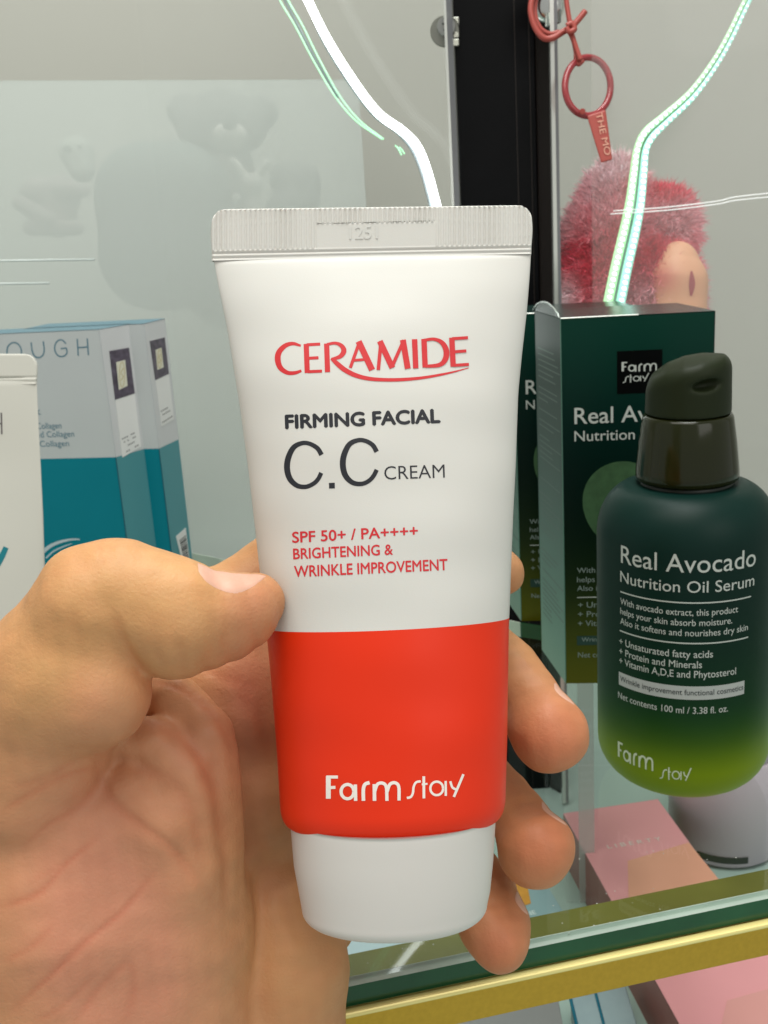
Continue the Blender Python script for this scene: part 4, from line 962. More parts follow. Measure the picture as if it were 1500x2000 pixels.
KMIX = {'thumb_base': 1.2, 'thenar': 1.6, 'fold_a': 2.2, 'fold_b': 1.8, 'fold_c': 2.4, 'palm': 3.0, 'heel': 2.0, 'index': 4.0, 'middle': 2.0, 'ring': 2.0, 'pinky': 2.0}
VX = 0.5
lo = np.array([-100.0, -165.0, -236.0]); hi = np.array([46.0, 8.0, -136.0])
ax = [np.arange(lo[i], hi[i], VX, dtype=np.float32) for i in range(3)]
shape = tuple(len(a) for a in ax)
def chain_field(A, chain, k):
    pts = [(camsp(*c[:3]), c[3] * c[2] / FPX) for c in chain]; Cn = np.full(shape, 30.0, np.float32)
    for (a, ra), (b, rb_) in zip(pts[:-1], pts[1:]):
        m_ = max(ra, rb_) + k + 4; l = np.minimum(a, b) - m_; h = np.maximum(a, b) + m_
        sl = tuple(slice(max(0, int((l[i] - lo[i]) / VX)), min(shape[i], int((h[i] - lo[i]) / VX) + 2)) for i in range(3))
        if any(s_.stop <= s_.start for s_ in sl): continue
        X = ax[0][sl[0]][:, None, None] - a[0]; Y = ax[1][sl[1]][None, :, None] - a[1]; Z = ax[2][sl[2]][None, None, :] - a[2]
        ba = b - a; L2 = float(ba.dot(ba)) + 1e-6
        t = np.clip((X * ba[0] + Y * ba[1] + Z * ba[2]) / L2, 0, 1)
        d = np.sqrt((X - ba[0] * t) ** 2 + (Y - ba[1] * t) ** 2 + (Z - ba[2] * t) ** 2) - (ra + (rb_ - ra) * t)
        Cn[sl] = np.minimum(Cn[sl], d.astype(np.float32)) if k < 5.5 else smin(Cn[sl], d.astype(np.float32), k * .6)
    m_ = Cn < 8.0 + k; A[m_] = smin(A[m_], Cn[m_], k)
T = None
for nm, k, chains in GROUPS:
    A = np.full(shape, 8.0, np.float32)
    for ch in chains: chain_field(A, ch, k)
    T = A if T is None else smin(T, A, KMIX[nm])
g = openvdb.FloatGrid(); g.background = 8.0; g.copyFromArray(np.ascontiguousarray(T), tolerance=0.0)
hp, hq = g.convertToQuads(isovalue=0.0); hp = hp * VX + lo; hq = hq[:, ::-1]
del T, A, g
def vnorm(p, q):
    n = np.cross(p[q[:, 2]] - p[q[:, 0]], p[q[:, 3]] - p[q[:, 1]]); N = np.zeros_like(p)
    for k in range(4): np.add.at(N, q[:, k], n)
    return N / (np.linalg.norm(N, axis=1, keepdims=True) + 1e-9)
if (np.cross(hp[hq[:, 2]] - hp[hq[:, 0]], hp[hq[:, 3]] - hp[hq[:, 1]]) * (hp[hq[:, 0]] - hp.mean(0))).sum() < 0: hq = hq[:, ::-1]
N = vnorm(hp, hq)
dpt = -hp[:, 2]; hx_ = 750 + FPX * hp[:, 0] / dpt; hy_ = 1000 - FPX * hp[:, 1] / dpt
def seg_dist(poly):
    q = spline([np.array(p, float) for p in poly], 6) if len(poly) > 2 else [np.array(p, float) for p in poly]
    best = np.full(len(hx_), 1e9); tt = np.zeros(len(hx_)); tot = len(q) - 1
    for i in range(tot):
        a, b = q[i], q[i + 1]; ba = b - a; L2 = ba.dot(ba) + 1e-9
        t = np.clip(((hx_ - a[0]) * ba[0] + (hy_ - a[1]) * ba[1]) / L2, 0, 1)
        d = np.hypot(hx_ - a[0] - ba[0] * t, hy_ - a[1] - ba[1] * t); m_ = d < best
        best[m_] = d[m_]; tt[m_] = (i + t[m_]) / tot
    return best, tt
# skin lines: (points, depth mm, half width px, redness)
LINES = [
    ([(0, 1588), (65, 1548), (130, 1515), (188, 1498)], .12, 7, .45), ([(20, 1540), (90, 1520), (160, 1480)], .09, 7, .3),
    ([(0, 1772), (75, 1745), (130, 1687), (195, 1632)], .16, 6, .6), ([(15, 1982), (100, 1905), (165, 1842), (240, 1780), (305, 1700)], .17, 6, .6),
    ([(150, 1992), (200, 1925), (255, 1872)], .10, 7, .4), ([(188, 1466), (202, 1530), (222, 1570), (280, 1618), (340, 1660), (410, 1750)], .42, 13, .35),
    ([(40, 1660), (95, 1610), (150, 1580), (205, 1520)], .10, 6, .4), ([(60, 1720), (120, 1690), (160, 1660)], .08, 6, .3),
    ([(455, 1475), (470, 1600), (468, 1750), (465, 2000)], .12, 16, .1),
    ([(225, 1200), (236, 1235), (262, 1290), (282, 1322)], .30, 9, .3),
    ([(262, 1502), (330, 1520), (372, 1580), (400, 1690)], .22, 13, .3), ([(252, 1415), (330, 1428), (395, 1488), (428, 1590), (440, 1700), (440, 1800)], .25, 12, .35),
    ([(272, 1330), (330, 1338), (380, 1362), (425, 1405), (455, 1470)], .25, 10, .5),
    ([(140, 1180), (152, 1240), (168, 1300)], .12, 12, .1), ([(190, 1060), (200, 1085), (196, 1105)], .06, 6, .18), ([(212, 1058), (215, 1082), (212, 1100)], .06, 5, .2),
    ([(350, 1245), (358, 1290), (352, 1318)], .22, 11, .12), ([(435, 1235), (440, 1268)], .14, 9, .12), ([(300, 1270), (330, 1305)], .10, 9, .1),
    ([(0, 1880), (60, 1850), (110, 1800)], .08, 6, .4), ([(60, 2000), (130, 1960), (190, 1900)], .08, 6, .3),
    ([(250, 1990), (262, 1920), (250, 1870)], .08, 7, .3), ([(540, 1700), (560, 1780), (600, 1850)], .2, 18, .1),
    ([(470, 1560), (500, 1640), (520, 1730)], .15, 18, .1), ([(465, 1340), (500, 1400), (530, 1480)], .15, 15, .4), ([(395, 1300), (450, 1330), (510, 1345)], .15, 12, .4),
    ([(1012, 1290), (1035, 1310)], .12, 7, .15), ([(1000, 1600), (1040, 1580)], .10, 8, .15), ([(950, 1770), (990, 1765)], .10, 7, .15),
]
front = np.clip((N[:, 2] - .05) * 3, 0, 1); red = np.zeros(len(hp))
jit = .18 * np.sin(hp[:, 0] * .35 + hp[:, 1] * .3)
disp = np.zeros(len(hp))
for poly_, dm, wd, rd in LINES:
    d, t = seg_dist(poly_); fade = np.clip(np.minimum(t, 1 - t) * 5 + .15, 0, 1); wv = wd * (1 + jit)
    gsn = np.exp(-(d / wv) ** 2) * fade * front
    disp -= dm * gsn; red = np.maximum(red, .75 * rd * gsn)
# soft unevenness of flesh
def vnoise(p, sc, seed):
    r_ = np.random.RandomState(seed); s_ = np.zeros(len(p))
    for k in range(7):
        kv = r_.normal(size=3); kv /= np.linalg.norm(kv); s_ += np.sin(p @ kv * sc * (1 + .5 * r_.rand()) + r_.rand() * 6.28)
    return s_ / 3.5
disp += .16 * vnoise(hp, .55, 1) + .06 * vnoise(hp, 1.4, 2)
hp = hp + N * disp[:, None]
# skin colour by region: pinker pads and palm, yellower thumb side and back, shaded palm hollow
def blob(px, py, rx, ry): return np.exp(-(((hx_ - px) / rx) ** 2 + ((hy_ - py) / ry) ** 2))
base_c = np.array([.62, .345, .185])[None, :] * np.ones((len(hp), 1))
def tint(c, wgt): 
    global base_c
    wgt = np.clip(wgt, 0, 1)[:, None]; base_c = base_c * (1 - wgt) + np.array(c)[None, :] * wgt
tint((.70, .42, .20), .9 * (blob(300, 1150, 230, 130) + blob(90, 1330, 120, 120)))
tint((.66, .325, .23), .9 * (blob(180, 1700, 200, 260) + blob(250, 1950, 200, 200)))
tint((.62, .30, .21), .6 * (blob(380, 1480, 90, 110)) + .35 * blob(190, 1370, 70, 70))
tint((.55, .22, .15), .75 * blob(490, 1340, 70, 130))  # darker palm hollow: shade put into the skin colour
tint((.63, .24, .135), .9 * (blob(1085, 1440, 110, 110) + blob(1060, 1650, 110, 110) + blob(975, 1850, 80, 80)))
tint((.62, .33, .16), .6 * (blob(1010, 1290, 60, 50) + blob(1010, 1560, 60, 50)))
tint((.68, .32, .20), .7 * blob(500, 1170, 60, 60))
tint((.60, .33, .165), .7 * (blob(560, 1850, 130, 170)))
base_c *= (1 + .05 * vnoise(hp, .35, 5) + .03 * vnoise(hp, 1.6, 6))[:, None] * np.array([.85, .745, .63])[None, :]
rr_ = np.clip(red * 1.1, 0, .8)[:, None]; base_c = base_c * (1 - rr_) + base_c * np.array([.90, .60, .55])[None, :] * rr_
hw_ = hp @ C2W.T
M_SKIN = attr_mat('skin', 'skin_tone', rough=.50, spec=.38, sss=.15, bump=.9, bscale=1500, noise=.10, ssr=.0016)
wr = P(200, 2500, 190)
hand = mesh('hand', hw_, hq, M_SKIN, smooth=True, base=wr)
ca = hand.data.color_attributes.new('skin_tone', 'FLOAT_COLOR', 'POINT')
ca.data.foreach_set('color', np.concatenate([np.clip(base_c, 0, 1), np.ones((len(hp), 1))], 1).astype(np.float32).ravel())
tag(hand, 'bare hand gripping the white and orange-red cream tube, thumb bent across its left edge', 'hand')
HB = BVHTree.FromPolygons([Vector(p) for p in hw_], hq.tolist())
def skin_cells(m):
    nt = m.node_tree; b = nt.nodes['Principled BSDF']; old = b.inputs['Normal'].links[0].from_socket
    tc = nt.nodes.new('ShaderNodeTexCoord'); vo = nt.nodes.new('ShaderNodeTexVoronoi'); vo.feature = 'DISTANCE_TO_EDGE'; vo.inputs['Scale'].default_value = 1000
    nz = nt.nodes.new('ShaderNodeTexNoise'); nz.inputs['Scale'].default_value = 500; ad_ = nt.nodes.new('ShaderNodeVectorMath'); ad_.operation = 'MULTIPLY_ADD'
    ad_.inputs[1].default_value = (.0012, .0012, .0012); nt.links.new(tc.outputs['Object'], nz.inputs['Vector']); nt.links.new(nz.outputs['Color'], ad_.inputs[0]); nt.links.new(tc.outputs['Object'], ad_.inputs[2])
    nt.links.new(ad_.outputs[0], vo.inputs['Vector']); mr = nt.nodes.new('ShaderNodeMapRange'); mr.inputs['From Max'].default_value = .12
    nt.links.new(vo.outputs['Distance'], mr.inputs['Value']); bp = nt.nodes.new('ShaderNodeBump'); bp.inputs['Strength'].default_value = .22; bp.inputs['Distance'].default_value = .00004
    nt.links.new(mr.outputs[0], bp.inputs['Height']); nt.links.new(old, bp.inputs['Normal']); nt.links.new(bp.outputs[0], b.inputs['Normal'])
skin_cells(M_SKIN)
M_NAIL = mat('nail_plate', (.66, .375, .275), .48, spec=.4, coat=.05, sss=.15); M_NAILW = mat('nail_free_edge', (.80, .70, .60), .3)
def nail(rows, m, lift=.09, n=14):
    """rows: two edges (upper, lower) as pixel polylines; printed on the finger and given thickness"""
    A_ = spline([np.array(p, float) for p in rows[0]], n); B_ = spline([np.array(p, float) for p in rows[1]], n)
    A_ = [A_[int(i)] for i in np.linspace(0, len(A_) - 1, 26)]; B_ = [B_[int(i)] for i in np.linspace(0, len(B_) - 1, 26)]
    V = []; ok = []; K = 8
    for i in range(26):
        for k in range(K + 1):
            q = A_[i] * (1 - k / K) + B_[i] * (k / K); r = Vector(ray(*q)).normalized(); loc, nor, _, dist = HB.ray_cast(Vector((0, 0, 0)), r)
            good = loc is not None and dist < 215
            e_ = min(1, min(k, K - k) * .9 + .1) * min(1, min(i, 25 - i) * .5 + .1)
            if good and nor.dot(r) > 0: nor = -nor
            V.append(np.array(loc) + np.array(nor) * lift * e_ if good else np.zeros(3)); ok.append(good)
    F = []
    for i in range(25):
        for k in range(K):
            q = (i * (K + 1) + k, (i + 1) * (K + 1) + k, (i + 1) * (K + 1) + k + 1, i * (K + 1) + k + 1)
            if all(ok[j] for j in q) and max(np.linalg.norm(V[q[0]] - V[j]) for j in q) < 3: F.append(q)
    if not F: print('nail missed'); return
    used = sorted(set(j for q in F for j in q)); ix = {j: i for i, j in enumerate(used)}
    o = mesh('fingernail', [V[j] for j in used], [[ix[j] for j in q] for q in F], m, hand, smooth=True)
BASE[hand.name] = np.array(wr)
def edge_y(x, y0, y1):
    for y in np.arange(y0, y1, 1.0):
        loc, nor, _, dist = HB.ray_cast(Vector((0, 0, 0)), Vector(ray(x, y)).normalized())
        if loc is not None and dist < 190: return y
    return y1
xsn = np.linspace(386, 520, 9)
nail([[(x, edge_y(x, 1060, 1180) + 2.5) for x in xsn], [(388, 1118), (405, 1138), (432, 1153), (462, 1159), (490, 1148), (510, 1134), (519, 1126)]], M_NAIL)
def edge_x(y, x0, x1):                    # where the finger's outline lies on a photo row
    for x in np.arange(x1, x0, -1.0):
        loc, nor, _, dist = HB.ray_cast(Vector((0, 0, 0)), Vector(ray(x, y)).normalized())
        if loc is not None and dist < 0.2 * 1075: return x
    return x0
for (ya, yb, xa, xb) in ((1334, 1376, 1000, 1180), (1566, 1612, 1000, 1160), (1742, 1786, 960, 1060)):
    ysn = np.linspace(ya, yb, 7); ex_ = [edge_x(y, xa, xb) for y in ysn]
    nail([[(x - 1.5, y) for x, y in zip(ex_, ysn)], [(x - 4 - 10 * math.sin(math.pi * k / 6) ** .8, y) for k, (x, y) in enumerate(zip(ex_, ysn))]], M_NAIL)

# ================================================================== PLUSH TOY behind the green carton
def sdf_toy(name, chains, d, vox, m, parent, k=4.0, bumpy=0):
    """chains in photo pixels at depth d; returns mesh object, points in world mm"""
    C_ = [[(P(px, py, dd), r * dd / FPX) for px, py, dd, r in ch] for ch in chains]
    allp = np.array([c for ch in C_ for c, r in ch]); mr = max(r for ch in C_ for c, r in ch) + 3
    l = allp.min(0) - mr; h = allp.max(0) + mr
    def D(x, y, z):
        A = np.full(x.shape, 9.0, np.float32)
        for ch in C_:
            ch2 = ch if len(ch) > 1 else ch * 2
            for (a, ra), (b, rb_) in zip(ch2[:-1], ch2[1:]):
                ba = b - a; L2 = float(ba.dot(ba)) + 1e-6; t = np.clip(((x - a[0]) * ba[0] + (y - a[1]) * ba[1] + (z - a[2]) * ba[2]) / L2, 0, 1)
                A = smin(A, np.sqrt((x - a[0] - ba[0] * t) ** 2 + (y - a[1] - ba[1] * t) ** 2 + (z - a[2] - ba[2] * t) ** 2) - (ra + (rb_ - ra) * t), k)
        if bumpy: A = A + bumpy * np.sin(x * .8) * np.sin(y * .9 + 1) * np.sin(z * .85)
        return A
    v, f = field_mesh(D, l, h, vox)
    if (np.cross(v[f[:, 2]] - v[f[:, 0]], v[f[:, 3]] - v[f[:, 1]]) * (v[f[:, 0]] - v.mean(0))).sum() < 0: f = f[:, ::-1]
    return v, f
plush = empty('plush_toy', 'fluffy pink and crimson plush toy with a peach cheek behind the green carton', 'plush toy', P(1215, 640, 445))
PDp = 446
pv_, pf_ = sdf_toy('body', [[(1207, 345, PDp, 30), (1203, 385, PDp, 52), (1186, 470, PDp, 74), (1185, 560, PDp, 80), (1185, 650, PDp, 82)], [(1215, 470, PDp, 70), (1292, 432, PDp, 50)],
                    [(1190, 560, PDp, 80), (1262, 560, PDp, 85), (1270, 650, PDp, 85)], [(1292, 432, PDp, 50), (1300, 460, PDp, 50)]], PDp, 1.1, None, plush, 4)
M_PB = attr_mat('plush_pile', 'pile', rough=.85, spec=.1)
def pile_col(v):
    x, y, d = proj(v); n = vnoise(v, .22, 11) * .5 + vnoise(v, .6, 12) * .25
    pink = np.array([.95, .47, .52]); crim = np.array([.72, .012, .06]); rose = np.array([.84, .20, .26]); pale = np.array([.97, .66, .70])
    def B(px, py, rx, ry): return np.exp(-(((x - px) / rx) ** 2 + ((y - py) / ry) ** 2))
    c = np.tile(rose, (len(v), 1)); 
    for col, wg in ((pink, B(1205, 370, 90, 95) * 1.4), (pale, B(1200, 320, 60, 60) * 1.2), (pale, B(1120, 450, 55, 60)), (crim, B(1140, 530, 38, 80) * 1.4), (rose, B(1220, 520, 60, 90)), (crim, B(1300, 385, 60, 28) * 1.1), (pink, B(1310, 430, 60, 32) * 1.2), (crim, B(1270, 500, 30, 36)), (pink, B(1240, 590, 80, 35)), (pale, B(1115, 590, 25, 40))):
        wg = np.clip(wg + n * .25 * (wg > .1), 0, 1)[:, None]; c = c * (1 - wg) + col * wg
    return np.clip(c, 0, 1)
def put_attr(o, nm, c):
    a = o.data.color_attributes.new(nm, 'FLOAT_COLOR', 'POINT'); a.data.foreach_set('color', np.concatenate([c, np.ones((len(c), 1))], 1).astype(np.float32).ravel())
o = mesh('body', pv_, pf_, M_PB, plush, smooth=True); put_attr(o, 'pile', pile_col(pv_) * .8)
Nn = vnorm(pv_, pf_); rs = np.random.RandomState(4); tocam = -pv_ / np.linalg.norm(pv_, axis=1, keepdims=True)
cand = np.where((Nn * tocam).sum(1) > -.45)[0]; pick = cand[rs.randint(0, len(cand), 36000)]
root_ = pv_[pick] + rs.normal(0, .45, (len(pick), 3)); clump = np.stack([vnoise(root_, .9, 31), vnoise(root_, .9, 32), vnoise(root_, .9, 33)], 1); nn = Nn[pick] + .42 * clump + rs.normal(0, .28, (len(pick), 3)) + np.array([0, 0, .15]); nn /= np.linalg.norm(nn, axis=1, keepdims=True)
LN = 3.8 + 3.6 * rs.rand(len(pick)) ** 2; side = np.cross(nn, tocam[pick]); side /= np.linalg.norm(side, axis=1, keepdims=True) + 1e-9
wd_ = .16; mid = root_ + nn * (LN * .55)[:, None]; tip = root_ + (nn + rs.normal(0, .18, nn.shape) + np.array([0, 0, -.12])) * LN[:, None]
Vf = np.stack([root_ - side * wd_, root_ + side * wd_, mid + side * wd_ * .8, mid - side * wd_ * .8, tip], 1).reshape(-1, 3); nS = len(pick)
Ff = []
for i in range(nS): b = i * 5; Ff.append((b, b + 1, b + 2, b + 3)); Ff.append((b + 3, b + 2, b + 4))
o = mesh('fur', Vf, Ff, M_PB, plush, kind='stuff'); cc = np.repeat(pile_col(root_) * (1 + .25 * rs.normal(size=(nS, 1))).clip(.5, 1.6), 5, 0); put_attr(o, 'pile', np.clip(cc, 0, 1))
fv, ff = sdf_toy('face', [[(1324, 508, 431, 36), (1320, 548, 431, 52), (1316, 640, 432, 58)], [(1352, 545, 428, 20), (1352, 600, 428, 22)]], 430, .8, None, plush, 5)
o = mesh('cheek', fv, ff, attr_mat('peach_vinyl', 'blush', rough=.5, spec=.3, sss=.1), plush, smooth=True)
x, y, _d = proj(fv); wb = np.clip(np.exp(-(((x - 1290) / 32) ** 2 + ((y - 545) / 26) ** 2)) * .9, 0, 1)[:, None]; put_attr(o, 'blush', np.array([.68, .36, .22]) * (1 - wb) + np.array([.62, .16, .13]) * wb)
FB = BVHTree.FromPolygons([Vector(p) for p in fv], ff.tolist())
bm = stroke_bm([([(1350, 530), (1351, 555), (1349, 578)], [4, 12, 4])], 6); V, F = ray_print(bm, FB, .25); mesh('eye', V, F, mat('dark_rose_eye', (.36, .07, .08), .4), plush)

# ================================================================== FAINT TOYS, reflections built as solids behind the milky reflection sheet
TDp = 530.0
def toy(nm, label, cat, parts, k=4):
    c0 = parts[0][1][0][0]; e_ = empty(nm, label, cat, P(c0[0], c0[1] + 60, TDp + 10))
    for pn_, chains, m_ in parts:
        v_, f_ = sdf_toy(pn_, [[(a, b, TDp + dd, r) for a, b, dd, r in ch] for ch in chains], TDp, 1.3, m_, e_, k)
        mesh(pn_, v_, f_, m_, e_, smooth=True)
MT1 = mat('grey_brown_pile', (.17, .165, .155), .9, bump=.6, bscale=700); MT2 = mat('cream_pile', (.52, .50, .46), .9, bump=.6, bscale=700)
MT3 = mat('dusty_pink_pile', (.46, .40, .39), .9, bump=.6, bscale=700); MT4 = mat('dark_grey_felt', (.15, .18, .17), .9, bump=.4, bscale=500); MT5 = mat('sage_pile', (.20, .24, .21), .9)
toy('teddy_bear', 'faint grey teddy bear with a pale muzzle seen through the milky reflection sheet', 'teddy bear',
    [('head', [[(395, 245, 10, 52), (432, 240, 8, 58), (470, 245, 10, 52)]], MT1), ('ear', [[(360, 218, 12, 34)]], MT1), ('ear', [[(512, 220, 12, 32)]], MT1),
     ('muzzle', [[(438, 266, -22, 24), (460, 266, -22, 24)]], MT2), ('nose', [[(446, 243, -38, 12), (452, 243, -38, 12)]], MT1), ('torso', [[(435, 330, 20, 62), (440, 460, 24, 80), (440, 560, 24, 80)]], MT1)])
toy('plush_cushion', 'faint large round grey-green cushion seen through the milky reflection sheet', 'cushion', [('cushion_body', [[(290, 385, 8, 98), (350, 385, 8, 98)], [(290, 385, 8, 98), (300, 500, 12, 105)], [(350, 385, 8, 98), (360, 500, 12, 100)]], MT4)], 6)
toy('storage_pouch', 'faint dark rounded pouch beside the plush bunny behind the milky reflection sheet', 'pouch', [('pouch_body', [[(560, 350, 10, 34), (590, 356, 10, 34), (585, 395, 10, 36), (555, 410, 10, 36)]], MT1)])
toy('plush_bunny', 'small cream plush bunny with two raised ears behind the milky reflection sheet', 'plush toy',
    [(a_, b_, mat('ivory_pile', (.70, .67, .63), .9)) for a_, b_ in (('head', [[(492, 362, -26, 24)]]), ('ear', [[(480, 345, -26, 9), (456, 318, -26, 11)]]), ('ear', [[(503, 345, -26, 8), (521, 320, -26, 10)]]), ('paw', [[(462, 388, -28, 11)]]), ('torso', [[(495, 400, -24, 20), (497, 440, -22, 26)]]))], 2)
toy('plush_frog', 'faint dusty pink lounging plush toy at the far left behind the milky reflection sheet', 'plush toy',
    [('torso', [[(70, 378, -10, 30), (120, 380, -10, 34), (115, 430, -10, 34)]], MT3), ('leg', [[(40, 398, -22, 16), (95, 430, -24, 18)]], MT3), ('arm', [[(120, 370, -20, 16), (165, 372, -20, 13)]], MT3), ('foot', [[(60, 445, -22, 16), (150, 445, -22, 15)]], MT3)], 3)
toy('plush_sprig', 'small faint sage plush with two dark eyes left of the teddy bear', 'plush toy', [('head', [[(150, 300, 0, 34), (160, 330, 0, 26)]], mat('pale_sage_pile', (.38, .40, .36), .9)), ('eye', [[(132, 291, -20, 9)]], MT5), ('eye', [[(156, 287, -20, 6)]], MT5)], 3)

# ================================================================== THINGS UNDER THE SHELF
zP = ZB + 22
TLp = G(1100, 1590, zP); TRp = G(1285, 1562, zP); BLp = G(1345, 2035, zP); BRp = TRp + (BLp - TLp)
pb = empty('pink_palette_box', 'wide pink box lettered LIBERTY lying on the cabinet floor below the pump bottle', 'box', (BLp[0], BLp[1], ZB))
M_PK = mat('pink_card', (.88, .37, .40), .42, noise=.05, nscale=25); M_BRK = mat('brick_pink_side', (.34, .13, .11), .45)
dz = Zu * (zP - ZB)
V = [BLp - dz, BRp - dz, TRp - dz, TLp - dz, BLp, BRp, TRp, TLp]; V2, F = hexa(V)
mesh('box_body', V, F[:1] + F[2:], M_BRK, pb); up = Zu * .4
V = [BLp + Zu * .02, BRp + Zu * .02, TRp + Zu * .02, TLp + Zu * .02, BLp + up, BRp + up, TRp + up, TLp + up]; V, F = hexa(V); bevel(mesh('lid', V, F, M_PK, pb), .3)
def on_lid(pts, m, nm, lift):
    q = [G(x, y, zP + .4) for x, y in pts]; n_ = len(q); V = [p + Zu * .01 for p in q] + [p + Zu * lift for p in q]
    F = [tuple(range(n_, 2 * n_))] + [(i, (i + 1) % n_, (i + 1) % n_ + n_, i + n_) for i in range(n_)]; return mesh(nm, V, F, m, pb)
on_lid([(1228, 1770), (1226, 1682), (1345, 1646), (1412, 1728)], mat('salmon_window', (.88, .40, .28), .3, noise=.12, nscale=40), 'shade_window', .15)
on_lid([(1400, 2040), (1420, 1955), (1560, 1915), (1620, 2040)], mat('light_salmon_panel', (.80, .36, .34), .4), 'shade_window', .15)
u_ = (TRp - TLp) / np.linalg.norm(TRp - TLp); v_ = (TLp - BLp) / np.linalg.norm(TLp - BLp); O = G(1188, 1658, zP + .4)
bm = fit(text2d('L I B E R T Y', .01), 0, 0, float((G(1292, 1640, zP + .4) - O).dot(u_)), 2.4); V, F = plane_print(bm, O, u_, v_, .12, Zu); mesh('lettering', V, F, mat('pale_pink_ink', (.85, .72, .68), .5), pb)

def jar(label, px, py, rpx, top, m, lidm, band=None):
    q = G(px, py, ZB); d_ = proj(q)[2]; r = rpx * d_ / FPX; h = top; t = empty('cosmetic_jar', label, 'jar', (q[0], q[1], ZB))
    V, F = lathe([(r * .9, ZB + .01), (r, ZB + 2), (r, ZB + h * .72), (r * .96, ZB + h * .74)], q[:2], 48); mesh('jar_body', V, F, m, t, smooth=True)
    V, F = lathe([(r * .9, ZB + h * .74), (r * .97, ZB + h * .75), (r * .97, ZB + h * .97), (r * .9, ZB + h)], q[:2], 48); mesh('lid', V, F, lidm, t, smooth=True)
    if band:
        Vb = []; Fb = []
        a0 = math.atan2(-q[1], -q[0])
        for k in range(13):
            a = a0 + rad_(-26 + 52 * k / 12); 
            for z in band: Vb.append((q[0] + (r + .12) * math.cos(a), q[1] + (r + .12) * math.sin(a), ZB + z))
        Fb = [(2 * k, 2 * k + 2, 2 * k + 3, 2 * k + 1) for k in range(12)]; mesh('label_band', Vb, Fb, mat('charcoal_band', (.03, .03, .035), .4), t)
    return t
M_MV = mat('mauve_card', (.62, .50, .59), .4); M_MV2 = mat('lilac_plastic', (.48, .40, .46), .3)
jar('mauve canister with a charcoal band standing behind the pink box', 1412, 1640, 104, 62, M_MV, M_MV2, (3.4, 6.4))
jar('pale lilac jar at the right edge beyond the mauve canister', 1524, 1640, 60, 48, M_MV2, mat('clear_lid_plastic', (.62, .60, .60), .12, spec=.8, coat=.5))
# pale blue card with an orange seal
q = [G(x, y, ZB + 6) for x, y in ((960, 1702), (1054, 1706), (1112, 1800), (960, 1840))]
cd = empty('blue_card', 'pale blue card pack with an orange square seal under the shelf by the little finger', 'card pack', (q[0][0], q[0][1], ZB))
V = [p - Zu * 5.9 for p in q[::-1]] + q[::-1]; V, F = hexa(V); mesh('card', V, F, mat('pale_blue_card', (.30, .43, .47), .4), cd)
q = [G(x, y, ZB + 6) for x, y in ((1002, 1727), (1028, 1722), (1037, 1765), (1008, 1774))]; V = [p + Zu * .02 for p in q] + [p + Zu * .25 for p in q]; V, F = hexa(V); mesh('orange_seal', V, F, mat('orange_seal_print', (.72, .33, .06), .4, noise=.3, nscale=300), cd)
O = G(1018, 1792, ZB + 6); U1 = G(1048, 1785, ZB + 6) - O; L1 = np.linalg.norm(U1); U1 /= L1; V1 = np.cross(Zu, U1)
bm = fit(text2d('LINE', .01), 0, 0, L1, 2.2); V, F = plane_print(bm, O, U1, V1, .1, Zu); mesh('lettering', V, F, mat('white_card_ink', (.8, .85, .85), .5), cd)
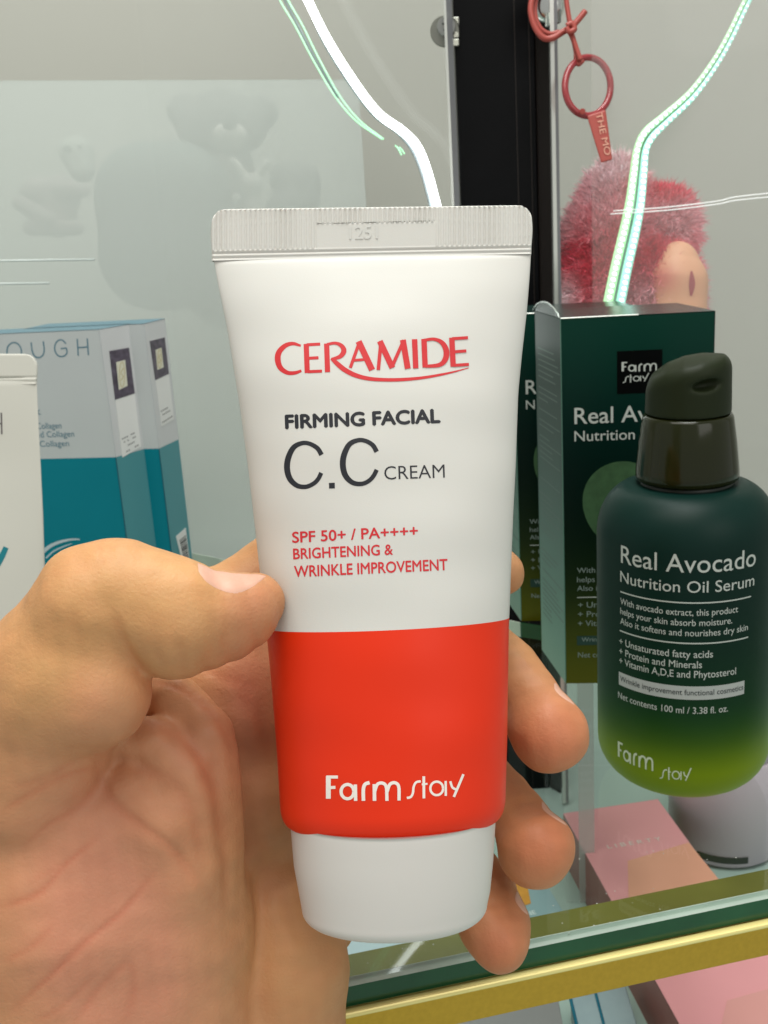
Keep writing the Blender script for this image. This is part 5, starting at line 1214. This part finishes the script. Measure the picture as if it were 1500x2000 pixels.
# pale blue pack seen below the rail and a grey carton
def low_box(nm, label, cat, pts, h, m, edge=None, top=None):
    q = [G(x, y, ZB + h) for x, y in pts]; t = empty(nm, label, cat, (q[0][0], q[0][1], ZB)); V = [p - Zu * (h - .02) for p in q] + q; V, F = hexa(V); bevel(mesh('box_body', V, F, m, t), .4)
    if edge: 
        V, F = tube([q[0] + Zu * .2, q[3] + Zu * .2], .6, 8); mesh('foil_edge', V, F, edge, t)
        V, F = tube([(q[0] * .55 + q[1] * .45) + Zu * .2, (q[3] * .55 + q[2] * .45) + Zu * .2], .5, 8); mesh('foil_edge', V, F, edge, t)
    return t
low_box('blister_pack', 'pale blue foil pack with teal edges peeking out below the brass rail', 'pack', [(1140, 2060), (1262, 2060), (1222, 1925), (1114, 1950)], 8, mat('pale_blue_foil', (.36, .46, .50), .25, metal=.3, noise=.3, nscale=60), mat('teal_edge_foil', (.02, .20, .30), .25, metal=.5))
low_box('grey_carton', 'plain grey carton below the brass rail left of the blue foil pack', 'box', [(640, 2120), (1110, 2060), (1085, 1920), (640, 2000)], 14, mat('grey_card', (.22, .22, .22), .5))
low_box('blue_carton', 'pale blue carton seen under the cap of the cream tube', 'box', [(560, 1960), (800, 1930), (790, 1780), (560, 1800)], 10, mat('powder_blue_card', (.44, .53, .60), .5))
# hazy strip of the door pane below the shelf
a0 = P(1103, 1500, 404)[:2]; a1 = P(1160, 1500, 404)[:2]
ds = empty('acrylic_divider', 'narrow clear acrylic divider standing under the shelf beside the fingertips', 'divider', (a0[0], a0[1], ZB))
v, f = prism([a0, a1, a1 + [0, 3], a0 + [0, 3]], ZB + .5, ZS - T_GL - 1); mesh('sheet', v, f, M_HAZE, ds)
v, f = prism([a1 - [6, .05], a1 + [0, -.05], a1 - [0, .3], a1 - [6, .3]], ZB + .5, ZS - T_GL - 1); mesh('pale_edge', v, f, pane_mat('pale_edge_plastic', (.7, .72, .7), .4), ds)

# fine dust specks lying on the glass shelf front and the brass lip
rs2 = np.random.RandomState(9); V = []; F = []
for k in range(260):
    a_ = rs2.rand(); b_ = rs2.rand() ** 1.5 * 26 + .6; c = FLx + (FRx - FLx) * a_ + nb * b_; c[2] = ZS + .06; r = .05 + .10 * rs2.rand() ** 2
    i0 = len(V); th0 = rs2.rand() * 6
    for q in range(4): V.append(c + np.array([math.cos(th0 + q * 1.57) * r * (1 + rs2.rand()), math.sin(th0 + q * 1.57) * r * (1 + rs2.rand()), 0]))
    V.append(c + np.array([0, 0, r * .7])); F += [(i0 + q, i0 + (q + 1) % 4, i0 + 4) for q in range(4)]
o = mesh('dust', V, F, mat('dust_lint', (.55, .56, .50), .9), kind='stuff'); tag(o, 'sparse pale dust specks on the front of the glass shelf', 'dust')
